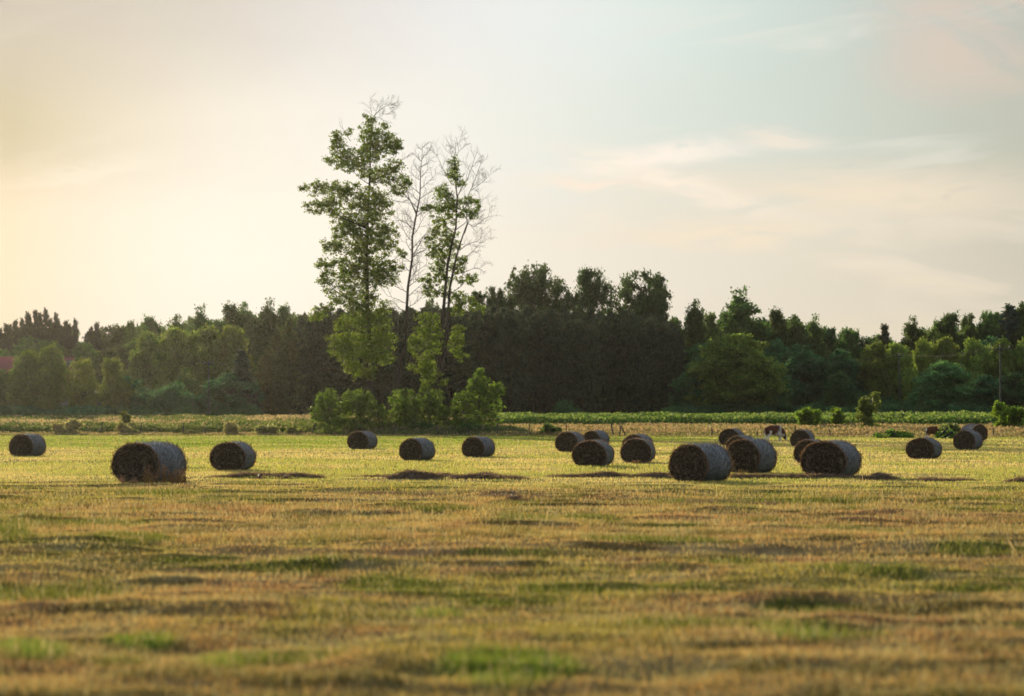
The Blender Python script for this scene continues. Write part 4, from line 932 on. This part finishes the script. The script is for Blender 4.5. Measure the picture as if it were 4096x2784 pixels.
def hero3():
    base = W_(1752, 1705); base[2] = Hs(base[0], TY); rgx = np.random.default_rng(521)
    root = empty('poplar_tree', base); tag(root, 'forked poplar with sparse leaves and many bare limbs on its right side', 'poplar', 'tall trees by the fence')
    tp = path_w([(1748, 1720), (1752, 1597), (1757, 1473), (1768, 1311), (1781, 1150), (1790, 1058), (1806, 980), (1823, 907), (1828, 785), (1816, 700), (1818, 633), (1823, 568)], base); tp[0, 2] = -.3
    cm, tm = lush(blobs_from(B3, base, rgx, .7), tp, np.array([.48, .42, .34, .27, .22, .2, .17, .14, .11, .08, .05, .015]), 140, .21, POP, 522, .29, 16, .07, mat=M_POP, skip_limb=10)
    link('crown', cm, root); link('trunk', tm, root)
    mb = MB(); st = path_w([(1756, 1500), (1778, 1420), (1789, 1311), (1800, 1150), (1808, 1109), (1822, 1040), (1845, 960), (1869, 891), (1862, 820)], base, [0, -.3, -.5, -.6, -.6, -.5, -.4, -.3, -.2])
    mb.tube(st, [.26, .25, .22, .18, .17, .14, .11, .08, .04], 6); link('second_stem', mb.mesh('second_stem', M_BARK, True), root)
    mb = MB()
    for lst, r in [([(1828, 785), (1848, 745), (1869, 714), (1885, 670), (1902, 615)], .07), ([(1850, 830), (1872, 780), (1892, 735), (1912, 680), (1928, 640)], .06), ([(1869, 891), (1895, 905), (1925, 885), (1955, 862)], .05),
                   ([(1838, 1000), (1870, 975), (1905, 965), (1930, 945)], .06), ([(1815, 1085), (1850, 1040), (1895, 1000), (1925, 965)], .07), ([(1812, 1100), (1865, 1085), (1900, 1070), (1930, 1080)], .05),
                   ([(1806, 735), (1785, 700), (1765, 660), (1745, 615)], .05), ([(1818, 633), (1835, 600), (1828, 565)], .03), ([(1818, 640), (1800, 610), (1800, 575)], .03), ([(1858, 932), (1875, 880), (1905, 850), (1925, 800)], .05), ([(1880, 760), (1905, 745), (1935, 720), (1945, 705)], .035)]:
        pp = path_w(lst, base); mb.tube(pp, np.linspace(r, .02, len(pp)), 4, cap=False)
        for i in range(1, len(pp)):
            d = pp[i] - pp[i - 1]; d /= np.linalg.norm(d)
            for s in (-1, 1):
                for _ in range(1):
                    a = R(24 + 26 * rgx.random()) * s; v = np.array([d[0] * math.cos(a) + d[2] * math.sin(a), .3 * rgx.normal(), -d[0] * math.sin(a) + d[2] * math.cos(a) + .15]); v /= np.linalg.norm(v)
                    twigs(mb, pp[i] - d * rgx.random() * .8, v, 0.9 + 1.0 * rgx.random(), .022, 2 if rgx.random() < .5 else 1, rgx)
    link('bare_twigs', mb.mesh('bare_twigs', M_BARK), root)
hero1(); hero2(); hero3()
# bushes at their feet
def sapling(lst, bx, label, seed, group='young poplar bushes at the foot of the tall trees', Y=264.0, col=(.11, .17, .04), dens=170, name='poplar_bush', cat='bush', size=.21, sat=9):
    global TY
    keep = TY; TY = Y; base = W_(bx, 1730); base[2] = Hs(base[0], Y); rgx = np.random.default_rng(seed); root = empty(name, base); tag(root, label, cat, group)
    bl = blobs_from(lst, base, rgx, .5, sat); top = max(b[2] for b in bl); xs = [b[0] for b in bl]; r0 = np.mean([b[3] for b in bl]); low = min(b[2] for b in bl)
    for zz in np.arange(r0 * .5, max(low, r0 * .6), r0 * .8):
        for xx in np.linspace(min(xs), max(xs), 4): bl.append((xx * (.45 + .35 * zz / max(low, .1)) + rgx.normal() * .2 * r0, rgx.normal() * .3, zz + rgx.normal() * .2 * r0, r0 * (.6 + .3 * rgx.random()), r0 * .8, r0 * .6))
    cm, tm = lush(bl, [(0, 0, -.2), (0, 0, top * .5), (0, 0, top * .95)], np.array([.09, .06, .02]), dens, size, col, seed, .26, 22, .04, mat=M_POP)
    link('crown', cm, root); link('stem', tm, root); TY = keep; return root
sapling([(1275, 1640, 30, 26), (1300, 1612, 34, 30), (1327, 1590, 30, 28), (1330, 1650, 44, 34), (1300, 1680, 40, 30), (1340, 1700, 40, 26)], 1315, 'leftmost leafy bush at the foot of the poplars', 601)
sapling([(1413, 1590, 34, 30), (1395, 1620, 46, 34), (1450, 1625, 40, 36), (1470, 1605, 24, 26), (1430, 1665, 60, 40), (1400, 1700, 50, 26), (1460, 1700, 40, 26)], 1425, 'leafy bush right below the trunk of the tallest poplar', 602)
sapling([(1520, 1640, 36, 30), (1540, 1670, 44, 34), (1530, 1705, 44, 26)], 1530, 'low bush between the tallest poplar and the bare tree', 603)
sapling([(1595, 1605, 34, 34), (1625, 1590, 30, 30), (1600, 1650, 50, 40), (1655, 1640, 44, 40), (1630, 1690, 60, 34)], 1620, 'rounded bush at the foot of the bare tree', 604)
sapling([(1703, 1580, 30, 34), (1735, 1595, 34, 30), (1690, 1630, 44, 38), (1745, 1640, 48, 40), (1715, 1690, 64, 34)], 1718, 'rounded bush at the foot of the forked poplar', 605)
sapling([(1789, 1650, 40, 32), (1812, 1680, 46, 32), (1790, 1705, 46, 24)], 1795, 'low bush right of the forked poplar', 606)
sapling([(1854, 1610, 40, 34), (1895, 1550, 30, 34), (1915, 1515, 26, 30), (1940, 1560, 40, 38), (1975, 1575, 30, 34), (1995, 1560, 18, 20), (1905, 1620, 60, 42), (1960, 1630, 44, 36), (1870, 1670, 54, 32), (1940, 1680, 50, 28)], 1915, 'tallest leafy bush, at the right end below the poplars', 607)
# shrubs in the meadow and along the fence
def shrub(sx, sy, rx, ry, label, seed, col, Y=None, group=None, name='shrub', dens=200, size=.2, up=0):
    X = (sx - 2048) / F; Yf = 251.5 / (1 + .439 * X) + 1.5 if Y is None else Y
    rgx = np.random.default_rng(seed); lst = []
    for i in range(12):
        q = rgx.random() * 1.7 - .85; hgt = 1 - .55 * q * q; f = .20 + .16 * rgx.random(); lst.append((sx + rx * q, sy + ry - 2 * ry * hgt * rgx.random() ** .7, rx * f, max(ry, rx * .5) * f * 1.1))
    return sapling(lst, sx, label, seed, group, Yf, col, dens * .8, name, 'bush', size, 5)
PALE = (.30, .27, .17)
shrub(243, 1712, 27, 26, 'fluffy pale shrub by the fence, left one of the close pair', 701, PALE, group='fluffy pale shrubs along the fence')
shrub(302, 1708, 29, 28, 'fluffy pale shrub by the fence, right one of the close pair', 702, PALE, group='fluffy pale shrubs along the fence')
shrub(495, 1716, 18, 20, 'small fluffy pale shrub between two leaning fence posts', 703, PALE, group='fluffy pale shrubs along the fence')
shrub(918, 1718, 26, 22, 'fluffy pale shrub alone above the bale beside the big left one', 704, PALE, group='fluffy pale shrubs along the fence')
shrub(1075, 1720, 46, 20, 'broad fluffy pale shrub left of the strongly leaning post', 705, (.22, .22, .12), group='fluffy pale shrubs along the fence')
shrub(1180, 1733, 32, 13, 'low dull tussock between the broad shrub and the leaning post', 706, (.14, .15, .06))
shrub(530, 1736, 30, 10, 'low tussock at the foot of the small fluffy shrub', 711, (.15, .16, .07)); shrub(770, 1738, 34, 10, 'low tussock right of the upright fence post at the left', 712, (.15, .16, .07))
shrub(2203, 1726, 38, 24, 'round dark green bush left of the middle cluster of bales', 707, (.07, .11, .04), 251.0)
shrub(3577, 1748, 76, 8, 'bright green nettle patch behind the lone bale at the right', 708, (.075, .14, .03), 200.0, name='nettle_patch')
shrub(3483, 1640, 52, 56, 'small bushy tree standing alone in the right meadow', 709, (.12, .15, .045), 258.0, dens=190, name='hawthorn_bush')
shrub(3805, 1718, 52, 13, 'low grey green shrub left of the sagging bale', 710, (.13, .16, .07), 212.0)
shrub(3240, 1655, 50, 13, 'bright low bush in the crop above the far bale by the cow', 713, (.13, .2, .03), 265.0, group='bright bushes in the crop')
shrub(3345, 1655, 18, 14, 'small bright bush in the crop between the lone tree and the left crop bush', 714, (.13, .2, .03), 266.0, group='bright bushes in the crop')
shrub(4000, 1650, 26, 40, 'tallest bright sapling at the right edge, before the utility pole', 715, (.14, .22, .03), 250.0, group='bright saplings at the right edge')
shrub(4040, 1668, 24, 28, 'middle bright sapling at the right edge', 716, (.14, .22, .03), 251.0, group='bright saplings at the right edge')
shrub(4078, 1666, 22, 32, 'rightmost bright sapling at the right edge', 717, (.14, .22, .03), 250.0, group='bright saplings at the right edge')
shrub(497, 1668, 11, 24, 'thin upright sapling rising from the left meadow', 718, (.11, .13, .04), 292.0)
shrub(3790, 1744, 20, 9, 'small green bush under the broken timbers', 719, (.09, .16, .04), 190.5)
shrub(1880, 1720, 60, 18, 'dark willow shrub by the fence above the bale right of the poplars', 720, (.06, .12, .04), 258.0)
shrub(1700, 1718, 80, 18, 'shaded willow shrub along the fence below the forked poplar', 721, (.06, .11, .04), 262.0)

# ------------------------------------------------------------------ cows
def cow(sx, sy, face, scale, label, white, Y=None, coat=(.085, .026, .012)):
    x, y = ground_at(sx, sy)
    if Y: y = Y; x = (sx - 2048) / F * Y
    # skeleton: +X is the head end, z up
    P = [(-.02, 0, .88, .34, .38), (-.45, 0, .90, .32, .36), (-.78, 0, .92, .25, .29), (-.92, 0, .90, .14, .18),
         (.35, 0, .86, .33, .38), (.68, 0, .86, .27, .34), (.88, 0, .78, .20, .25), (1.06, .02, .58, .14, .17), (1.20, .04, .36, .12, .13), (1.32, .05, .20, .075, .085), (1.38, .05, .12, .06, .06)]
    E = [(0, 1), (1, 2), (2, 3), (0, 4), (4, 5), (5, 6), (6, 7), (7, 8), (8, 9), (9, 10)]
    def leg(root, pts):
        prev = root
        for p in pts: P.append(p); E.append((prev, len(P) - 1)); prev = len(P) - 1
    for s in (-1, 1):
        leg(2, [(-.72, .17 * s, .66, .15, .17), (-.66 + .04 * s, .17 * s, .48, .085, .09), (-.80 + .04 * s, .17 * s, .34, .055, .055), (-.76 + .04 * s, .17 * s, .10, .045, .045), (-.72 + .04 * s, .17 * s, .03, .055, .055)])
        leg(5, [(.62, .16 * s, .60, .12, .13), (.62 + .07 * s, .16 * s, .36, .06, .06), (.62 + .08 * s, .16 * s, .10, .043, .043), (.65 + .08 * s, .16 * s, .03, .055, .055)])
        leg(8, [(1.12, .04 + .16 * s, .40, .035, .045), (1.10, .04 + .23 * s, .38, .02, .03)])      # ears
    leg(3, [(-1.00, 0, .86, .03, .03), (-1.04, 0, .60, .02, .02), (-1.05, .02, .34, .02, .02), (-1.06, .03, .16, .05, .05), (-1.07, .03, .07, .02, .02)])   # tail with tuft
    me = bpy.data.meshes.new('cow'); me.from_pydata([p[:3] for p in P], E, []); o = bpy.data.objects.new('cow_tmp', me); COL.objects.link(o)
    sk = o.modifiers.new('s', 'SKIN'); sl = me.skin_vertices[0].data
    for i, p in enumerate(P): sl[i].radius = (p[3] * 1.1, p[4] * 1.12); sl[i].use_root = (i == 0)
    sk.use_smooth_shade = True; ss = o.modifiers.new('ss', 'SUBSURF'); ss.levels = ss.render_levels = 2
    dg = bpy.context.evaluated_depsgraph_get(); dg.update(); nm = bpy.data.meshes.new_from_object(o.evaluated_get(dg)); bpy.data.objects.remove(o)
    V = np.zeros(len(nm.vertices) * 3, np.float32); nm.vertices.foreach_get('co', V); V = V.reshape(-1, 3)
    V[:, 2] -= V[:, 2].min()
    nm.vertices.foreach_set('co', V.ravel())
    w = white(V[:, 0], V[:, 1], V[:, 2]) + .35 * (fbm(V[:, 0] * 5 + 3, V[:, 2] * 5 + V[:, 1] * 2, 3, 5) - .5)
    k = sstep(.42, .5, w)[:, None]; c = np.array([coat]) * (1 - k) + np.array([[.66, .62, .57]]) * k
    cc = np.ones((len(V), 4), np.float32); cc[:, :3] = c; a = nm.color_attributes.new('Col', 'FLOAT_COLOR', 'POINT'); a.data.foreach_set('color', cc.ravel())
    nm.materials.clear(); nm.materials.append(M_HIDE); nm.polygons.foreach_set('use_smooth', np.ones(len(nm.polygons), bool))
    nm.name = 'cow'; ob = link('cow', nm, None, (x, y, Hs(x, y) + .02), face); ob.scale = (scale,) * 3
    return tag(ob, label, 'cow')
M_HIDE = simplemat('cow hide', (1, 1, 1), .75, 30, .15, .1, attr=True)
def w1(x, y, z):
    m = (z < .56).astype(float) * (np.abs(x) < 1.02)                        # belly and legs
    m = np.maximum(m, np.exp(-((x - .30 - .25 * (z - .8)) / .15) ** 2) * 1.0)    # band behind the shoulder
    m = np.maximum(m, ((x < -.55) & (x > -.80) & (z < .85)).astype(float) * .8)
    m = np.maximum(m, (x > 1.22).astype(float)); m = np.maximum(m, (x < -1.03).astype(float)); return m
def w2(x, y, z):
    m = (z < .28).astype(float); m = np.maximum(m, (x > 1.2).astype(float)); return np.maximum(m, ((x < -.95)).astype(float) * .8)
cow(3096, 1766, R(38), 1.12, 'brown and white cow grazing by the fence behind the right cluster of bales', w1)
cow(3728, 1762, R(38), .92, 'plain reddish brown cow grazing half hidden behind the lone right bale', w2, 194.0, (.10, .035, .012))

# ------------------------------------------------------------------ house, shed, poles and wires
M_POLE = simplemat('grey pole timber', (0.07, 0.074, 0.066), .85, 6, .25, .2, stretch=(1, 1, .1));
M_ROOF = simplemat('red roof sheet', (0.16, 0.045, 0.055), .7, 3, .2, .2); M_WALL = simplemat('pale render', (0.42, 0.37, 0.28), .9, 2, .12)
M_GLASS = simplemat('dark window glass', (0.03, 0.035, 0.04), .15, 1, .1, spec=.5); M_WHITE = simplemat('white paint', (0.62, 0.62, 0.64), .6, 3, .1)
M_GREY = simplemat('grey metal', (0.28, 0.28, 0.29), .5, 5, .15)
def house():
    Y = 398.0; k = Y / F; x0 = (-60 - 2048) * k; x1 = (318 - 2048) * k; zr = CAMZ + (HY - 1431) * k; ze = CAMZ + (HY - 1530) * k; zg = Hs(x0, Y)
    c = (x0 + x1) / 2; w = (x1 - x0) / 2; root = empty('farmhouse', (c, Y, zg)); tag(root, 'farmhouse with a steep red roof behind the left maples', 'house')
    zr -= zg; ze -= zg; dp = 5.0
    mb = MB(); mb.box((0, 0, ze / 2), (2 * w - 1.2, 2 * dp - .8, ze))
    V = [(-w + .6, -dp + .4, ze), (-w + .6, dp - .4, ze), (-w + 1.6, 0, zr - .3), (-w + .6, -dp + .4, ze), (w - .6, -dp + .4, ze), (w - .6, dp - .4, ze), (w - 1.6, 0, zr - .3), (w - .6, -dp + .4, ze)]
    mb.add(V, [(0, 1, 2, 3), (4, 5, 6, 7)]); link('wall', mb.mesh('wall', M_WALL), root)
    mb = MB()
    for s in (-1, 1):
        rot_a = math.atan2(zr - ze, dp); L_ = math.hypot(dp, zr - ze) + .5
        d = np.array([0, -s * math.cos(rot_a), math.sin(rot_a)]); n_ = np.array([0, s * math.sin(rot_a), math.cos(rot_a)]); rot = np.stack([np.array([1., 0, 0]), d, n_], 1)
        cc = np.array([0, s * dp / 2, (zr + ze) / 2]) - d * .2 + n_ * .1; V0 = len(mb.V); mb.box(cc, (2 * w, L_, .2), rot)
        v = mb.V[-1]; top = (v - cc) @ d > 0; v[top, 0] *= (w - 1.2) / w      # hipped ends
        for q in np.linspace(-w * .85, w * .85, 22): mb.box(cc + n_ * .13 + np.array([q, 0, 0]), (.06, L_ * .98, .05), rot)
    rf = link('roof', mb.mesh('roof', M_ROOF), root)
    mb = MB(); mb.box((w * .25, .9, zr + .1), (.7, .7, 1.2)); mb.box((w * .25, .9, zr + .75), (.85, .85, .12)); link('chimney', mb.mesh('chimney', M_GREY), rf)
    for (wx, wz) in [(-.6, .32), (-.2, .32), (.2, .32), (.6, .32), (-.6, .75), (-.2, .75), (.2, .75), (.6, .75)]:
        mb = MB(); mb.box((wx * w, -dp + .37, ze * wz), (1.25, .12, 1.5)); fr = link('window', mb.mesh('window', M_WHITE), root)
        mb = MB(); mb.box((wx * w - .29, -dp + .30, ze * wz), (.48, .06, 1.3)); mb.box((wx * w + .29, -dp + .30, ze * wz), (.48, .06, 1.3)); link('pane', mb.mesh('pane', M_GLASS), fr)
    mb = MB(); mb.box((.02 * w, -dp + .35, 1.05), (1.0, .14, 2.1)); link('door', mb.mesh('door', M_GREY), root)
    # skylight on the right of the roof
    a = math.atan2(zr - ze, dp); d = np.array([0, math.cos(a), math.sin(a)]); n_ = np.array([0, -math.sin(a), math.cos(a)]); rot = np.stack([np.array([1., 0, 0]), d, n_], 1)
    mb = MB(); mb.box(np.array([(283 - 2048) * k - c, -dp * .28, ze + (zr - ze) * .72]) + n_ * .28, (1.2, 2.0, .1), rot); link('skylight', mb.mesh('skylight', M_POLE), rf)
house()
def shed():
    Y = 380.0; k = Y / F; x0 = (338 - 2048) * k; x1 = (452 - 2048) * k; c = (x0 + x1) / 2; w = x1 - x0; zg = Hs(c, Y); ze = CAMZ + (HY - 1592) * k - zg; zr = CAMZ + (HY - 1564) * k - zg
    root = empty('garden_shed', (c, Y, zg)); tag(root, 'garden shed with a whitish sheet roof glimpsed between the columnar trees', 'shed')
    mb = MB(); mb.box((0, 0, ze / 2), (w * .94, 3.6, ze)); link('wall', mb.mesh('wall', simplemat('violet grey boards', (.14, .11, .16), .8, 6, .2)), root)
    mb = MB(); a = math.atan2(zr - ze, 4.2); rot = np.array([[1, 0, 0], [0, math.cos(a), -math.sin(a)], [0, math.sin(a), math.cos(a)]]); mb.box((0, 0, (ze + zr) / 2 + .1), (w, 4.6, .12), rot)
    for q in np.linspace(-w * .45, w * .45, 14): mb.box((q, 0, (ze + zr) / 2 + .19), (.08, 4.5, .06), rot)
    link('roof', mb.mesh('roof', M_WHITE), root)
    mb = MB(); mb.box((-w * .2, -1.84, 1.0), (.95, .08, 2.0)); link('door', mb.mesh('door', M_GREY), root)
shed()
def round_tank():
    Y = 381.0; k = Y / F; x = (268 - 2048) * k; zg = Hs(x, Y); mb = MB(); r = 11 * k; z = CAMZ + (HY - 1577) * k - zg
    for i in range(1): mb.tube([(0, -.9, z), (0, -.85, z), (0, .9, z)], [r * .9, r, r], 6)
    th = np.arange(24) / 24 * 2 * np.pi; V = []; 
    mb = MB(); ring = [(0.0, .02), (.15, r * .7), (.35, r * .95), (1.6, r), (1.8, r * .7), (1.9, .02)]
    V = np.concatenate([np.stack([rr * np.cos(th), np.full(24, yy - .9), z + rr * np.sin(th)], 1) for yy, rr in ring]); Fc = [(i * 24 + j, i * 24 + (j + 1) % 24, (i + 1) * 24 + (j + 1) % 24, (i + 1) * 24 + j) for i in range(len(ring) - 1) for j in range(24)]
    root = empty('water_tank', (x, Y, zg)); tag(root, 'rounded whitish tank on legs glimpsed right of the big maple', 'tank')
    mb.add(V, Fc); link('vessel', mb.mesh('vessel', M_WHITE, True), root)
    for sx in (-1, 1):
        for sy in (-1, 1):
            m = MB(); m.box((sx * r * .5, sy * .6, (z - r * .8) / 2), (.12, .12, z - r * .8)); link('leg', m.mesh('leg', M_GREY), root)
round_tank()
M_INS = simplemat('pale insulator', (0.32, 0.27, 0.25), .4, 3, .1)
def pole(sx, top, aw, Y, label):
    k = Y / F; x = (sx - 2048) * k; zg = Hs(x, Y); zt = CAMZ + (HY - top) * k - zg; root = empty('utility_pole', (x, Y, zg)); tag(root, label, 'utility pole', 'utility poles')
    mb = MB(); mb.tube([(0, 0, -.4), (0, 0, zt * .5), (0, 0, zt)], [.15, .13, .10], 6); link('mast', mb.mesh('mast', M_POLE, True), root)
    w = aw * k; mb = MB(); mb.box((0, -.2, zt - .25), (w * 1.1, .14, .16)); ca = link('crossarm', mb.mesh('crossarm', M_POLE), root); ends = []
    for q in (-.5, 0, .5):
        mb = MB(); zb = zt - .17 if q else zt; mb.tube([(q * w, -.2 if q else 0, zb), (q * w, -.2 if q else 0, zb + .16), (q * w, -.2 if q else 0, zb + .18), (q * w, -.2 if q else 0, zb + .42)], [.05, .05, .12, .08], 6); link('insulator', mb.mesh('insulator', M_INS), ca)
        ends.append(np.array([x + q * w, Y - .2 if q else Y, zg + zb + .42]))
    return ends
pr_ = pole(4001, 1391, 74, 325.0, 'tall grey utility pole with a crossarm at the right edge of the wood')
pl_ = pole(834, 1452, 34, 358.0, 'utility pole with a short crossarm before the left wood')
pm_ = pole(3598, 1421, 30, 389.0, 'small distant utility pole among the trees of the right wood')
def wire(a, b, sag, label, r=.011, group='overhead wires'):
    t = np.linspace(0, 1, 26)[:, None]; p = a * (1 - t) + b * t; p[:, 2] -= sag * 4 * (t * (1 - t))[:, 0]
    mb = MB(); c = p.mean(0); mb.tube(p - c, r, 4, cap=False); tag(link('overhead_wire', mb.mesh('overhead_wire', M_POLE), None, c), label, 'wire', group)
for i, e in enumerate(pr_):
    nm_ = ('first', 'second', 'third')[i]
    wire(e, pm_[i], 1.0, 'overhead wire running from the right utility pole to the small distant pole', group='wires from the right pole to the distant pole')
    wire(pm_[i], at(3060 + 8 * i, 1462, 366), .8, 'overhead wire running from the small distant pole behind the round sunlit tree', group='wires left of the distant pole')
    wire(e, at(4300 + 30 * i, 1388, 330), .6, 'overhead wire leaving the right edge of the photo', group='wires leaving to the right')
for i, e in enumerate(pl_):
    wire(e, at(-150, 1415 + 14 * i, 362), 1.4, 'overhead wire running left from the left utility pole', group='wires left of the left pole')
    wire(e, at(1250, 1470 + 6 * i, 392), 1.0, 'overhead wire running right from the left utility pole into the pines', group='wires right of the left pole')

# ------------------------------------------------------------------ haze, added to stand for lens glare and lift the wood
def haze():
    mb = MB(); mb.box((0, 280, 24), (700, 680, 54)); m, nt, out = newmat('haze')
    v = nt.nodes.new('ShaderNodeVolumePrincipled'); v.inputs['Color'].default_value = (.95, .90, .82, 1); v.inputs['Density'].default_value = HAZE; v.inputs['Anisotropy'].default_value = 0.8
    nt.links.new(v.outputs[0], out.inputs['Volume'])
    o = link('haze', mb.mesh('haze', m)); tag(o, 'thin haze added over field and wood to imitate lens glare and lift dark trees', 'haze', kind='stuff')
HAZE = 0.000038
haze()

# ------------------------------------------------------------------ camera and render settings
cd = bpy.data.cameras.new('camera'); cam = bpy.data.objects.new('camera', cd); COL.objects.link(cam)
cd.lens = FOC; cd.sensor_width = SENS; cd.clip_start = .3; cd.clip_end = 9000
cam.location = (0, 0, CAMZ); cam.rotation_euler = (R(90) + math.atan((HY - 1392) / F), 0, 0)
cd.dof.use_dof = True; cd.dof.focus_distance = 85; cd.dof.aperture_fstop = 1.2
scene.camera = cam
vs = scene.view_settings; scene.display_settings.display_device = 'sRGB'; vs.view_transform = 'Standard'; vs.look = 'None'; vs.gamma = 1; vs.exposure = 0
scene.render.engine = 'CYCLES'; cy = scene.cycles
cy.max_bounces = 7; cy.diffuse_bounces = 3; cy.glossy_bounces = 2; cy.transmission_bounces = 4; cy.volume_bounces = 0; cy.transparent_max_bounces = 8
cy.use_denoising = True; cy.sample_clamp_indirect = 4
